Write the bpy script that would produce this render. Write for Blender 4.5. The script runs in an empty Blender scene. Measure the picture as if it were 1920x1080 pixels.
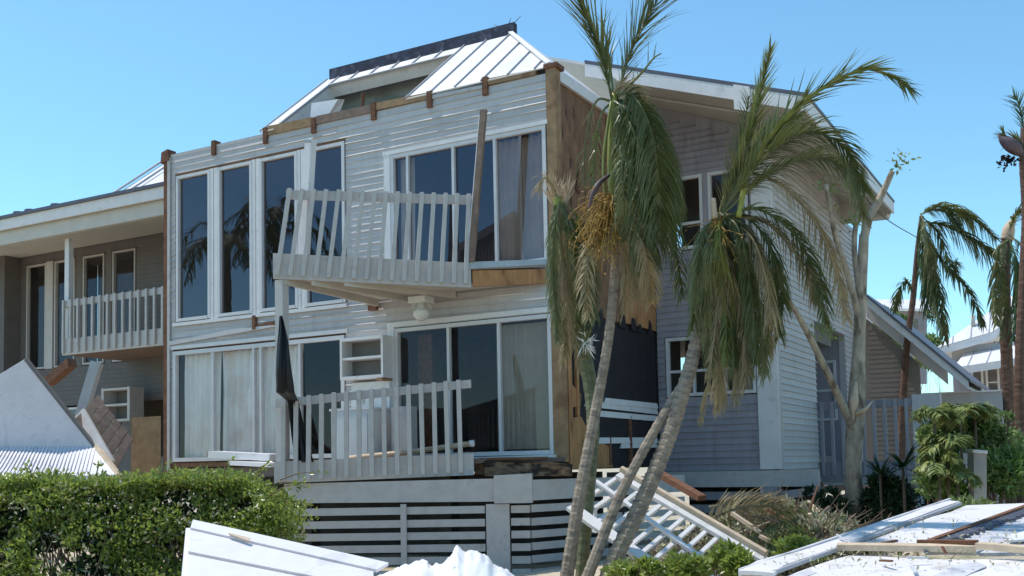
import bpy, bmesh, math, random
from math import sin, cos, pi, radians, sqrt
from mathutils import Vector, Matrix, noise

rnd = random.Random(7)
S = bpy.context.scene
COL = S.collection

# ------------------------------------------------------------------ camera
FPX, CY, PITCH, ROLL, YAW = 1960.43, 744.43, 0.0641072, -0.0201138, 0.509957
_c, _s = cos(ROLL), sin(ROLL)
_up0 = Vector((0, -sin(PITCH), cos(PITCH)))
FW = Vector((0, cos(PITCH), sin(PITCH)))
RT = Vector((1, 0, 0)) * _c + _up0 * _s
UP = Vector((-1, 0, 0)) * _s + _up0 * _c
EYE = Vector((0, 0, 1.6))
cam_data = bpy.data.cameras.new('camera')
cam = bpy.data.objects.new('camera', cam_data)
COL.objects.link(cam)
m = Matrix((RT, UP, -FW)).transposed().to_4x4()
m.translation = EYE
cam.matrix_world = m
cam_data.sensor_fit = 'HORIZONTAL'
cam_data.sensor_width = 36.0
cam_data.lens = FPX / 1920 * 36.0
cam_data.shift_y = (CY - 540) / 1920
cam_data.clip_start = 0.1
cam_data.clip_end = 3000
S.camera = cam

# house frame: u along the front wall (to the right), v into the house, z up
U = Vector((cos(YAW), -sin(YAW), 0))
V = Vector((sin(YAW), cos(YAW), 0))
HOUSE = Vector((0.594880, 15.0, 0.0))
def hw(u, v, z): return HOUSE + U * u + V * v + Vector((0, 0, z))
def at(px, py, d): return EYE + (RT * ((px - 960) / FPX) + UP * ((CY - py) / FPX) + FW) * d
def hit(px, py, p0, n):
    r = RT * ((px - 960) / FPX) + UP * ((CY - py) / FPX) + FW
    return EYE + r * ((p0 - EYE).dot(n) / r.dot(n))

# ------------------------------------------------------------------ light
SUN_EL = radians(65)
_az = (-U) * cos(radians(8.0)) - V * sin(radians(8.0))
SUN = (_az.normalized() * cos(SUN_EL) + Vector((0, 0, sin(SUN_EL)))).normalized()
world = bpy.data.worlds.new('World'); S.world = world
world.use_nodes = True
wn = world.node_tree; wn.nodes.clear()
sky = wn.nodes.new('ShaderNodeTexSky'); sky.sky_type = 'NISHITA'; sky.sun_disc = False
sky.sun_elevation = SUN_EL; sky.sun_rotation = math.atan2(SUN.x, SUN.y)
sky.air_density = 1.0; sky.dust_density = 0.15; sky.ozone_density = 1.0; sky.altitude = 0
tint = wn.nodes.new('ShaderNodeMix'); tint.data_type = 'RGBA'; tint.blend_type = 'MULTIPLY'
tint.inputs[0].default_value = 1.0
tint.inputs[7].default_value = (0.82, 1.19, 1.22, 1)
bg = wn.nodes.new('ShaderNodeBackground'); bg.inputs['Strength'].default_value = 0.15
wo = wn.nodes.new('ShaderNodeOutputWorld')
wn.links.new(sky.outputs[0], tint.inputs[6]); wn.links.new(tint.outputs[2], bg.inputs['Color'])
wn.links.new(bg.outputs[0], wo.inputs['Surface'])
sl = bpy.data.lights.new('sun', 'SUN'); sl.energy = 3.6; sl.angle = radians(0.55); sl.color = (1.0, 0.96, 0.89)
so = bpy.data.objects.new('sun', sl); COL.objects.link(so)
so.rotation_euler = SUN.to_track_quat('Z', 'Y').to_euler(); so.location = (-20, 5, 40)
S.view_settings.view_transform = 'Standard'; S.view_settings.look = 'None'
S.view_settings.gamma = 1.0; S.view_settings.exposure = 0.18
S.cycles.max_bounces = 8; S.cycles.transparent_max_bounces = 16

# ------------------------------------------------------------------ materials
def mat(name, col, rough=0.6, var=0.15, scale=6.0, stretch=(1, 1, 1), bump=0.0, bscale=40.0, metallic=0.0, spec=0.4,
        spots=None, spot_scale=4.0, spot_lo=0.55, spot_hi=0.65, rand=0.0, rand_col=None, trans=0.0):
    m_ = bpy.data.materials.new(name); m_.use_nodes = True
    nt = m_.node_tree; N = nt.nodes; L = nt.links
    b = N['Principled BSDF']; out = N['Material Output']
    tc = N.new('ShaderNodeTexCoord'); mp = N.new('ShaderNodeMapping'); mp.inputs['Scale'].default_value = stretch
    L.new(tc.outputs['Object'], mp.inputs['Vector'])
    nz = N.new('ShaderNodeTexNoise'); nz.inputs['Scale'].default_value = scale; nz.inputs['Detail'].default_value = 6
    nz.inputs['Roughness'].default_value = 0.62
    L.new(mp.outputs[0], nz.inputs['Vector'])
    rp = N.new('ShaderNodeValToRGB')
    rp.color_ramp.elements[0].position = 0.28; rp.color_ramp.elements[1].position = 0.72
    lo = tuple(max(0, c * (1 - var)) for c in col); hi = tuple(min(1, c * (1 + var)) for c in col)
    rp.color_ramp.elements[0].color = (*lo, 1); rp.color_ramp.elements[1].color = (*hi, 1)
    L.new(nz.outputs[0], rp.inputs[0])
    src = rp.outputs[0]
    if spots:
        n2 = N.new('ShaderNodeTexNoise'); n2.inputs['Scale'].default_value = spot_scale; n2.inputs['Detail'].default_value = 5
        L.new(mp.outputs[0], n2.inputs['Vector'])
        r2 = N.new('ShaderNodeValToRGB'); r2.color_ramp.elements[0].position = spot_lo; r2.color_ramp.elements[1].position = spot_hi
        L.new(n2.outputs[0], r2.inputs[0])
        mx = N.new('ShaderNodeMix'); mx.data_type = 'RGBA'
        L.new(r2.outputs[0], mx.inputs[0]); L.new(src, mx.inputs[6]); mx.inputs[7].default_value = (*spots, 1)
        src = mx.outputs[2]
    if rand or rand_col:
        oi = N.new('ShaderNodeObjectInfo')
        mx = N.new('ShaderNodeMix'); mx.data_type = 'RGBA'
        L.new(src, mx.inputs[6])
        if rand_col:
            L.new(oi.outputs['Random'], mx.inputs[0]); mx.inputs[7].default_value = (*rand_col, 1)
        else:
            mx.blend_type = 'MULTIPLY'; mx.inputs[0].default_value = 1
            r3 = N.new('ShaderNodeMapRange'); r3.inputs[3].default_value = 1 - rand; r3.inputs[4].default_value = 1 + rand
            L.new(oi.outputs['Random'], r3.inputs[0]); L.new(r3.outputs[0], mx.inputs[7])
        src = mx.outputs[2]
    L.new(src, b.inputs['Base Color'])
    b.inputs['Roughness'].default_value = rough; b.inputs['Metallic'].default_value = metallic
    b.inputs['Specular IOR Level'].default_value = spec
    if bump:
        nb = N.new('ShaderNodeTexNoise'); nb.inputs['Scale'].default_value = bscale; nb.inputs['Detail'].default_value = 4
        L.new(mp.outputs[0], nb.inputs['Vector'])
        bp = N.new('ShaderNodeBump'); bp.inputs['Strength'].default_value = bump; bp.inputs['Distance'].default_value = 0.01
        L.new(nb.outputs[0], bp.inputs['Height']); L.new(bp.outputs[0], b.inputs['Normal'])
    if trans:
        tr = N.new('ShaderNodeBsdfTranslucent'); ms = N.new('ShaderNodeMixShader'); ms.inputs[0].default_value = trans
        L.new(src, tr.inputs['Color']); L.new(b.outputs[0], ms.inputs[1]); L.new(tr.outputs[0], ms.inputs[2])
        L.new(ms.outputs[0], out.inputs['Surface'])
    return m_

def glass_mat(name, tintc, ior=1.5, rough=0.0):
    m_ = bpy.data.materials.new(name); m_.use_nodes = True
    nt = m_.node_tree; N = nt.nodes; L = nt.links; N.clear()
    out = N.new('ShaderNodeOutputMaterial'); mx = N.new('ShaderNodeMixShader')
    t = N.new('ShaderNodeBsdfTransparent'); t.inputs[0].default_value = (*tintc, 1)
    g = N.new('ShaderNodeBsdfGlossy'); g.inputs['Color'].default_value = (.86, .84, 1, 1); g.inputs['Roughness'].default_value = rough
    fr = N.new('ShaderNodeFresnel'); fr.inputs['IOR'].default_value = ior
    tc = N.new('ShaderNodeTexCoord'); nz = N.new('ShaderNodeTexNoise'); nz.inputs['Scale'].default_value = 1.3
    bp = N.new('ShaderNodeBump'); bp.inputs['Strength'].default_value = 0.06; bp.inputs['Distance'].default_value = 0.02
    L.new(tc.outputs['Object'], nz.inputs['Vector']); L.new(nz.outputs[0], bp.inputs['Height'])
    L.new(bp.outputs[0], g.inputs['Normal'])
    ge = N.new('ShaderNodeNewGeometry'); ib = N.new('ShaderNodeMath'); ib.operation = 'SUBTRACT'; ib.inputs[0].default_value = 1.0
    L.new(ge.outputs['Backfacing'], ib.inputs[1])
    mu = N.new('ShaderNodeMath'); mu.operation = 'MULTIPLY'; L.new(fr.outputs[0], mu.inputs[0]); L.new(ib.outputs[0], mu.inputs[1])
    L.new(mu.outputs[0], mx.inputs[0]); L.new(t.outputs[0], mx.inputs[1]); L.new(g.outputs[0], mx.inputs[2])
    L.new(mx.outputs[0], out.inputs['Surface'])
    return m_

M = {}
M['siding'] = mat('grey_siding_paint', (0.52, 0.49, 0.48), 0.6, 0.06, 3.0, (2.6, 2.6, .8), 0.12, 60, spots=(0.42, 0.395, 0.385), spot_scale=2.4, spot_lo=0.56, spot_hi=0.85, rand=0.07)
M['siding_mauve'] = mat('mauve_grey_shade_siding_paint', (0.325, 0.295, 0.32), 0.55, 0.10, 3.0, (2.6, 2.6, .55), 0.1, 60, spots=(0.24, 0.21, 0.22), spot_scale=2.4, spot_lo=0.56, spot_hi=0.78, rand=0.06)  # front siding paint darkened; the set-back wall's shade is put into the colour
M['siding_shaded'] = mat('shaded_taupe_siding_paint', (0.27, 0.225, 0.19), 0.6, 0.08, 3.0, bump=0.1, rand=0.06)  # siding paint darkened to taupe; the wing wall's shade is in the colour
M['siding_dark'] = mat('siding_paint_deep_shade', (0.15, 0.132, 0.122), 0.65, 0.1, 3.0, bump=0.1, rand=0.06)  # siding paint darkened further; deep shade on the left house is painted in
M['greypaint'] = mat('grey_trim_paint', (0.51, 0.47, 0.445), 0.55, 0.12, 5.0, (1, 1, 1), 0.15, 30, spots=(0.38, 0.355, 0.34), spot_scale=5, spot_lo=0.6, spot_hi=0.75)
M['white'] = mat('white_trim_paint', (0.74, 0.70, 0.68), 0.5, 0.07, 4.0, bump=0.1, bscale=30, spots=(0.5, 0.49, 0.46), spot_scale=5, spot_lo=0.6, spot_hi=0.8)
M['frame'] = mat('window_frame_white', (0.66, 0.63, 0.62), 0.4, 0.06, 4.0)
M['roof'] = mat('white_roof_metal', (0.76, 0.71, 0.71), 0.4, 0.06, 2.0, spec=0.5, spots=(0.64, 0.60, 0.60), spot_scale=1.5, spot_lo=0.55, spot_hi=0.8, rand=0.03)
M['seam'] = mat('roof_seam_grey', (0.38, 0.38, 0.41), 0.5, 0.1)
M['felt'] = mat('black_roofing_felt', (0.04, 0.043, 0.07), 0.75, 0.5, 5.0, (1, 1, 1), 0.6, 14, spots=(0.09, 0.09, 0.13), spot_scale=7)
M['drip'] = mat('dark_drip_edge', (0.10, 0.10, 0.13), 0.5, 0.15)
M['soffit'] = mat('cream_soffit_paint', (0.55, 0.51, 0.45), 0.65, 0.08, 3.0, bump=0.08)
M['rawwood'] = mat('raw_tan_lumber', (0.31, 0.19, 0.10), 0.75, 0.28, 7.0, (1, 1, 1), 0.3, 50, spots=(0.22, 0.12, 0.06), spot_scale=3.5)
M['orangewood'] = mat('orange_plywood', (0.45, 0.22, 0.09), 0.75, 0.3, 6.0, (2, 2, 0.6), 0.3, 50, spots=(0.16, 0.07, 0.03), spot_scale=3, spot_lo=0.52, spot_hi=0.7)
M['osb'] = mat('bare_plywood_sheathing', (0.215, 0.115, 0.065), 0.8, 0.35, 9.0, (1, 1, 0.4), 0.4, 60, spots=(0.06, 0.03, 0.02), spot_scale=6.5, spot_lo=0.60, spot_hi=0.68)
M['rust'] = mat('rotten_red_brown_wood', (0.17, 0.075, 0.04), 0.85, 0.4, 12, (1, 1, 1), 0.5, 50)
M['rotten'] = mat('rotten_timber', (0.20, 0.12, 0.07), 0.9, 0.6, 9, (1, 1, 2), 0.8, 30, spots=(0.03, 0.02, 0.015), spot_scale=5, spot_lo=0.48, spot_hi=0.6)
M['oldwood'] = mat('weathered_plank_wood', (0.19, 0.13, 0.10), 0.8, 0.3, 8, (1, 1, 1), 0.4, 40, rand=0.15)
M['palewood'] = mat('pale_split_lumber', (0.58, 0.44, 0.31), 0.75, 0.2, 8, bump=0.3)
M['tar'] = mat('black_tar_paper', (0.017, 0.015, 0.018), 0.7, 0.4, 4, bump=0.5, bscale=8)
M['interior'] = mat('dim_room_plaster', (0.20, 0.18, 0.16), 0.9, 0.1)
M['attic'] = mat('grey_green_attic_board', (0.33, 0.35, 0.33), 0.85, 0.12, 3, spots=(0.22, 0.24, 0.22), spot_scale=2)
M['curtain'] = mat('pale_curtain_cloth', (0.85, 0.80, 0.74), 0.9, 0.06, 3, spots=(0.66, 0.57, 0.49), spot_scale=1.6, spot_lo=0.55, spot_hi=0.8, trans=0.03)
M['curtain_mauve'] = mat('mauve_curtain_cloth', (0.76, 0.68, 0.64), 0.9, 0.12, 3, trans=0.05)
M['blind'] = mat('tan_blind_slat', (0.30, 0.26, 0.20), 0.7, 0.1, rand=0.1)
M['glass'] = glass_mat('blue_tinted_glass', (0.78, 0.75, 0.72), 1.8)
M['glass_clear'] = glass_mat('clear_window_glass', (0.97, 0.97, 0.97), 1.42)
M['black'] = mat('black_cloth', (0.012, 0.013, 0.017), 0.55, 0.4, 6, bump=0.5, bscale=10)
M['applwhite'] = mat('white_cabinet_panel', (0.66, 0.66, 0.65), 0.5, 0.06)
M['dark'] = mat('dark_soil_underfloor_shade', (0.05, 0.045, 0.04), 0.95, 0.4, 3)  # near-black for the underfloor shade, also the brush heap core
M['ground'] = mat('sandy_yard_ground', (0.50, 0.41, 0.30), 0.95, 0.25, 1.2, bump=0.8, bscale=5, spots=(0.25, 0.24, 0.14), spot_scale=0.8)
M['sheet'] = mat('white_plastic_sheet', (0.86, 0.82, 0.82), 0.4, 0.04, 5, bump=0.2, bscale=12)
M['panelwhite'] = mat('white_painted_board', (0.74, 0.69, 0.71), 0.5, 0.06, 4, spots=(0.5, 0.48, 0.5), spot_scale=4, spot_lo=0.6, spot_hi=0.8, bump=0.1)
M['foam'] = mat('pale_grey_roof_underlay', (0.58, 0.56, 0.58), 0.6, 0.18, 5, bump=0.3, spots=(0.33, 0.34, 0.38), spot_scale=3)
M['bark'] = mat('palm_bark', (0.30, 0.235, 0.175), 0.9, 0.35, 10, (1, 1, 2.5), 0.6, 40, spots=(0.16, 0.13, 0.105), spot_scale=7, spot_lo=.5, spot_hi=.68)
M['bark_dark'] = mat('red_brown_palm_bark', (0.15, 0.085, 0.06), 0.9, 0.45, 9, (1, 1, 2), 0.7, 30)
M['greentrunk'] = mat('green_ringed_palm_trunk', (0.11, 0.115, 0.055), 0.6, 0.4, 6, (1, 1, 3), 0.3, 30, spots=(0.22, 0.18, 0.10), spot_scale=4)
M['shaft'] = mat('yellow_green_crownshaft', (0.30, 0.30, 0.06), 0.45, 0.3, 5, (1, 1, 0.5))
M['treebark'] = mat('pale_tree_bark', (0.38, 0.31, 0.235), 0.85, 0.4, 8, (1, 1, .45), 0.8, 25, spots=(0.16, 0.12, 0.085), spot_scale=6, spot_lo=.53, spot_hi=.66)
M['palm'] = mat('palm_leaflet_green', (0.19, 0.20, 0.045), 0.42, 0.3, 3, rand_col=(0.085, 0.14, 0.06), trans=0.28, spec=.6, spots=(0.36, 0.30, 0.16), spot_scale=9, spot_lo=0.60, spot_hi=0.70)
M['palm_blue'] = mat('dark_palm_leaflet_green', (0.11, 0.13, 0.035), 0.42, 0.3, 3, rand_col=(0.14, 0.16, 0.06), trans=0.3, spec=.5, spots=(0.36, 0.30, 0.16), spot_scale=9, spot_lo=0.60, spot_hi=0.70)
M['palm_dead'] = mat('dry_palm_leaflet_tan', (0.42, 0.34, 0.20), 0.75, 0.3, 3, rand_col=(0.30, 0.23, 0.12), trans=0.25)
M['palm_olive'] = mat('wilted_palm_leaflet_olive', (0.24, 0.235, 0.10), 0.5, 0.35, 2.5, rand_col=(0.16, 0.18, 0.08), trans=0.25)
M['rachis'] = mat('palm_leaf_stalk', (0.22, 0.22, 0.06), 0.5, 0.25, 4)
M['fruit'] = mat('orange_palm_flower_stalk', (0.36, 0.21, 0.05), 0.7, 0.5, 9)
M['spathe'] = mat('purple_brown_spathe', (0.12, 0.08, 0.09), 0.6, 0.3)
M['leaf'] = mat('hedge_leaf_green', (0.25, 0.31, 0.06), 0.33, 0.45, 9, spec=0.7, trans=0.5, spots=(0.33, 0.37, 0.10), spot_scale=5, spot_lo=0.5, spot_hi=0.7)
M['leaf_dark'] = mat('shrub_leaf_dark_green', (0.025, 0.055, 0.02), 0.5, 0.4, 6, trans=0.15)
M['leaf_mid'] = mat('shrub_leaf_mid_green', (0.13, 0.21, 0.05), 0.42, 0.4, 5, trans=0.25, spec=.6)
M['leaf_fresh'] = mat('fresh_green_leaf', (0.19, 0.27, 0.09), 0.4, 0.45, 5, trans=0.4, spec=.6, spots=(0.30, 0.33, 0.14), spot_scale=4)
M['leaf_yellow'] = mat('fan_leaf_yellow_green', (0.33, 0.36, 0.12), 0.45, 0.35, 4, trans=0.3, rand_col=(0.20, 0.26, 0.09))
M['leaf_dry'] = mat('dry_leaf_litter', (0.44, 0.40, 0.26), 0.7, 0.45, 7, trans=0.2, spots=(0.22, 0.25, 0.09), spot_scale=4)
M['twig'] = mat('brown_twig', (0.16, 0.11, 0.075), 0.85, 0.3, 8)
M['stem'] = mat('tan_hedge_stem', (0.30, 0.22, 0.16), 0.85, 0.35, 8)
M['wreck'] = mat('dirty_white_roof_sheet', (0.77, 0.72, 0.71), 0.45, 0.07, 2.0, bump=0.25, bscale=8, spots=(0.42, 0.36, 0.30), spot_scale=3.2, spot_lo=0.56, spot_hi=0.80)
M['steel'] = mat('dull_galvanised_metal', (0.42, 0.44, 0.46), 0.45, 0.15, metallic=0.4)
M['lightglass'] = mat('white_lamp_glass', (0.75, 0.73, 0.68), 0.2, 0.03)
M['wire'] = mat('black_wire', (0.03, 0.03, 0.03), 0.6)

# ------------------------------------------------------------------ builders
WORLD = {}   # matrix of each thing's origin (frame its parts live in)
class MB:
    def __init__(s): s.v = []; s.f = []; s.smooth = False; s.open = False
    def face(s, pts):
        i = len(s.v); s.v += [Vector(p) for p in pts]; s.f.append(tuple(range(i, i + len(pts))))
    def box(s, x0, x1, y0, y1, z0, z1):
        return s.hexa([(x0, y0, z0), (x1, y0, z0), (x1, y1, z0), (x0, y1, z0), (x0, y0, z1), (x1, y0, z1), (x1, y1, z1), (x0, y1, z1)])
    def hexa(s, p):
        i = len(s.v); s.v += [Vector(q) for q in p]
        for f in ((0, 3, 2, 1), (4, 5, 6, 7), (0, 1, 5, 4), (1, 2, 6, 5), (2, 3, 7, 6), (3, 0, 4, 7)):
            s.f.append(tuple(i + k for k in f))
        return s
    def beam(s, p, q, w, h, up=(0, 0, 1), taper=1.0):
        p = Vector(p); q = Vector(q); d = (q - p).normalized(); up = Vector(up)
        a = d.cross(up)
        if a.length < 1e-4: a = d.cross(Vector((1, 0, 0)))
        a.normalize(); b = a.cross(d).normalized()
        P = []
        for c, k in ((p, 1), (q, taper)):
            for sx, sy in ((-1, -1), (1, -1), (1, 1), (-1, 1)):
                P.append(c + a * sx * w / 2 * k + b * sy * h / 2 * k)
        return s.hexa(P)
    def prism(s, poly, off):
        off = Vector(off); n = len(poly); i = len(s.v)
        s.v += [Vector(p) for p in poly] + [Vector(p) + off for p in poly]
        s.f.append(tuple(i + k for k in range(n))[::-1]); s.f.append(tuple(i + n + k for k in range(n)))
        for k in range(n):
            l = (k + 1) % n
            s.f.append((i + k, i + l, i + n + l, i + n + k))
        return s
    def tube(s, pts, rad, n=8, cap=True):
        pts = [Vector(p) for p in pts]; i = len(s.v); a = None; N = len(pts)
        for k, p in enumerate(pts):
            t = (pts[min(k + 1, N - 1)] - pts[max(k - 1, 0)]).normalized()
            if a is None:
                a = t.cross(Vector((0, 0, 1)))
                if a.length < 1e-3: a = t.cross(Vector((1, 0, 0)))
            a = (a - t * a.dot(t)).normalized(); b = t.cross(a)
            r = rad[k] if hasattr(rad, '__len__') else rad
            for j in range(n):
                s.v.append(p + (a * cos(2 * pi * j / n) + b * sin(2 * pi * j / n)) * r)
        for k in range(N - 1):
            for j in range(n):
                l = (j + 1) % n
                s.f.append((i + k * n + j, i + k * n + l, i + (k + 1) * n + l, i + (k + 1) * n + j))
        if cap:
            s.f.append(tuple(i + j for j in range(n))[::-1]); s.f.append(tuple(i + (N - 1) * n + j for j in range(n)))
        s.smooth = True
        return s
    def grid(s, fn, nu, nv, thick=None):
        i = len(s.v)
        for a in range(nu + 1):
            for b in range(nv + 1): s.v.append(Vector(fn(a / nu, b / nv)))
        for a in range(nu):
            for b in range(nv):
                k = i + a * (nv + 1) + b
                s.f.append((k, k + nv + 1, k + nv + 2, k + 1))
        s.smooth = True
        return s
    def build(s, name, mt, parent=None, world=False, label=None, kind=None):
        me = bpy.data.meshes.new(name)
        vs = s.v
        if world and parent is not None:
            inv = WORLD[parent].inverted(); vs = [inv @ p for p in vs]
        me.from_pydata([tuple(p) for p in vs], [], s.f); me.update()
        if len(s.f) < 4000 and not s.open:
            b_ = bmesh.new(); b_.from_mesh(me); bmesh.ops.recalc_face_normals(b_, faces=b_.faces); b_.to_mesh(me); b_.free()
        if s.smooth:
            me.polygons.foreach_set('use_smooth', [True] * len(me.polygons))
        me.materials.append(mt)
        o = bpy.data.objects.new(name, me); COL.objects.link(o)
        if parent is not None: o.parent = parent; WORLD[o] = WORLD[parent]
        else: WORLD[o] = Matrix.Identity(4)
        if label: o['label'] = label
        if kind: o['kind'] = kind
        return o

def thing(name, label, cat, loc=(0, 0, 0), rz=0.0, group=None):
    o = bpy.data.objects.new(name, None); COL.objects.link(o)
    o.location = loc; o.rotation_euler = (0, 0, rz); o.empty_display_size = 0.3
    WORLD[o] = Matrix.Translation(Vector(loc)) @ Matrix.Rotation(rz, 4, 'Z')
    o['label'] = label; o['category'] = cat
    if group: o['group'] = group
    return o
def single(mb, name, mt, label, cat, group=None, kind=None):
    """a thing that is one mesh: origin moved to its base"""
    lo = Vector((sum(p.x for p in mb.v) / len(mb.v), sum(p.y for p in mb.v) / len(mb.v), min(p.z for p in mb.v)))
    mb.v = [p - lo for p in mb.v]
    o = mb.build(name, mt); o.location = lo; WORLD[o] = Matrix.Translation(lo)
    o['label'] = label; o['category'] = cat
    if group: o['group'] = group
    if kind: o['kind'] = kind
    return o
def part(name, mt, parent, world=False, label=None, kind=None, **kw):
    mb = MB()
    return mb, lambda: mb.build(name, mt, parent, world, label, kind)
def bx(name, mt, parent, x0, x1, y0, y1, z0, z1, label=None):
    return MB().box(x0, x1, y0, y1, z0, z1).build(name, mt, parent, label=label)
def bm_(name, mt, parent, p, q, w, h, up=(0, 0, 1), world=False, label=None):
    return MB().beam(p, q, w, h, up).build(name, mt, parent, world=world, label=label)
def solidify(o, t):
    md = o.modifiers.new('Solidify', 'SOLIDIFY'); md.thickness = t; md.offset = 0
    return o
def bevel(o, w):
    md = o.modifiers.new('Bevel', 'BEVEL'); md.width = w; md.segments = 2; md.limit_method = 'ANGLE'
    return o

jrnd = random.Random(21)
def siding(parent, P, a0, a1, z0, z1, pitch, holes, mt, t=0.021, warp=0.5, name='siding_board'):
    z = z0; n = 0
    while z < z1 - 0.02:
        zt = min(z + pitch, z1); zm = (z + zt) / 2
        segs = [(a0, a1)]
        for h in holes:
            if h[2] < zm < h[3]:
                ns = []
                for s0, s1 in segs:
                    if h[1] <= s0 or h[0] >= s1: ns.append((s0, s1)); continue
                    if h[0] > s0: ns.append((s0, h[0]))
                    if h[1] < s1: ns.append((h[1], s1))
                segs = ns
        cut = []
        for s0, s1 in segs:
            if s1 - s0 > 3.0 and jrnd.random() < .8:
                j_ = s0 + (s1 - s0) * jrnd.uniform(.25, .75); cut += [(s0, j_ - .002), (j_ + .002, s1)]
            else: cut.append((s0, s1))
        for s0, s1 in cut:
            if s1 - s0 < 0.03: continue
            k = max(1, min(6, int((s1 - s0) / 0.7)))
            mb = MB()
            rows = []
            ph = rnd.uniform(0, 100); lift = rnd.uniform(.0, .5)
            for i in range(k + 1):
                a = s0 + (s1 - s0) * i / k
                w = warp * max(-.3, min(1.0, 1.5 * noise.noise(Vector((a * 0.8, zm * 0.9, 3.3))) + .8 * noise.noise(Vector((a * 1.3 + ph, zm * 5, 1.7))) + lift * .4))
                rows.append((Vector(P(a, z, 0.001)), Vector(P(a, z, t * (0.75 + w))), Vector(P(a, z + pitch * .36, t * 0.30)), Vector(P(a, zt + 0.004, 0.003))))
            base = len(mb.v)
            for r in rows: mb.v += list(r)
            for i in range(k):
                b0 = base + i * 4
                for q in range(3): mb.f.append((b0 + q, b0 + q + 1, b0 + q + 5, b0 + q + 4))
            mb.f.append((base, base + 3, base + 2, base + 1)); e = base + 4 * k
            mb.f.append((e, e + 1, e + 2, e + 3)); mb.open = True
            mb.v = mb.v; outn = Vector(P(0, 0, 1)) - Vector(P(0, 0, 0))
            i0 = mb.f[0]; nn_ = (mb.v[i0[1]] - mb.v[i0[0]]).cross(mb.v[i0[3]] - mb.v[i0[0]])
            q1 = mb.f[1]; nn_ = (mb.v[q1[1]] - mb.v[q1[0]]).cross(mb.v[q1[3]] - mb.v[q1[0]])
            if nn_.dot(outn) < 0: mb.f = [tuple(reversed(f)) for f in mb.f]
            mb.build(name, mt, parent); n += 1
        z = zt
    return n
def wall_cells(mb, P, a0, a1, z0, z1, holes, th):
    """thick wall with rectangular openings, P maps (a, z, depth)"""
    A = sorted(set([a0, a1] + [min(max(h[i], a0), a1) for h in holes for i in (0, 1)]))
    Zs = sorted(set([z0, z1] + [min(max(h[i], z0), z1) for h in holes for i in (2, 3)]))
    for i in range(len(A) - 1):
        for j in range(len(Zs) - 1):
            am, zm = (A[i] + A[i + 1]) / 2, (Zs[j] + Zs[j + 1]) / 2
            if any(h[0] < am < h[1] and h[2] < zm < h[3] for h in holes): continue
            mb.hexa([P(A[i], Zs[j], 0), P(A[i + 1], Zs[j], 0), P(A[i + 1], Zs[j], -th), P(A[i], Zs[j], -th),
                     P(A[i], Zs[j + 1], 0), P(A[i + 1], Zs[j + 1], 0), P(A[i + 1], Zs[j + 1], -th), P(A[i], Zs[j + 1], -th)])
def pbox(mb, P, a0, a1, z0, z1, o0, o1):
    mb.hexa([P(a0, z0, o0), P(a1, z0, o0), P(a1, z0, o1), P(a0, z0, o1), P(a0, z1, o0), P(a1, z1, o0), P(a1, z1, o1), P(a0, z1, o1)])
def window(parent, P, a0, a1, z0, z1, glass, name='window', w=0.055, mull=(), bars=(), out=0.03, fm=None, label=None, mw=0.045):
    mb = MB()
    pbox(mb, P, a0, a0 + w, z0, z1, -0.06, out); pbox(mb, P, a1 - w, a1, z0, z1, -0.06, out)
    pbox(mb, P, a0 + w, a1 - w, z0, z0 + w, -0.058, out + 0.012); pbox(mb, P, a0 + w, a1 - w, z1 - w, z1, -0.058, out - 0.003)
    for a in mull: pbox(mb, P, a - mw / 2, a + mw / 2, z0 + w, z1 - w, -0.05, out - 0.008)
    for z in bars: pbox(mb, P, a0 + w, a1 - w, z - mw / 2, z + mw / 2, -0.048, out - 0.014)
    o = mb.build(name, fm or M['frame'], parent, label=label)
    ed = [a0 + w] + [x for a in mull for x in (a - mw / 2, a + mw / 2)] + [a1 - w]
    for i in range(0, len(ed), 2):
        g = MB(); pbox(g, P, ed[i] + 0.001, ed[i + 1] - 0.001, z0 + w + 0.001, z1 - w - 0.001, -0.034, -0.028)
        g.build('pane', glass, o)
    return o
def curtain(parent, P, a0, a1, z0, z1, off, mt, waves=9, amp=0.03, gather=0.0):
    mb = MB(); ph = rnd.uniform(0, 6)
    def fn(i, j):
        g = 1 - gather * (1 - j) * (0.4 + 0.6 * sin(pi * i))
        a = a0 + (a1 - a0) * (i * g + 0.02 * sin(j * 5 + ph))
        return P(a, z0 + (z1 - z0) * j, off + amp * sin(i * waves * 2 * pi + ph + 0.8 * sin(j * 4)) + amp * 0.5 * sin(i * waves * 4.7 + j * 2))
    mb.grid(fn, waves * 6, 6)
    return mb.build('curtain', mt, parent)

# ================================================================== GROUND
def ground_h(x, y):
    d = sqrt((x - 4.6) ** 2 + (y - 14.0) ** 2)
    h = 0.55 * math.exp(-(d / 3.6) ** 2)
    return h + 0.05 * noise.noise(Vector((x * 0.4, y * 0.4, 0))) - 0.0
gm = MB()
def lay(t):   # dense near the house, sparse to the horizon
    s = (t - 0.5) * 2
    return math.copysign(abs(s) ** 3 * 900 + abs(s) * 30, s)
gm.grid(lambda i, j: (lay(i), lay(j) + 12, ground_h(lay(i), lay(j) + 12)), 110, 110)
g = gm.build('ground', M['ground']); g['kind'] = 'structure'

# ================================================================== MAIN HOUSE
H = thing('townhouse', 'storm damaged grey two storey house with torn white roof and collapsed balcony', 'house', tuple(HOUSE), -YAW)
PF = lambda a, z, o: Vector((a, -o, z))          # front wall
PP = lambda a, z, o: Vector((a, 4.0 - o, z))     # set-back wall
PR = lambda a, z, o: Vector((2.15 + o, a, z))    # right side wall
PS = lambda a, z, o: Vector((0.05 + o, a, z))    # stripped side wall

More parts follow.
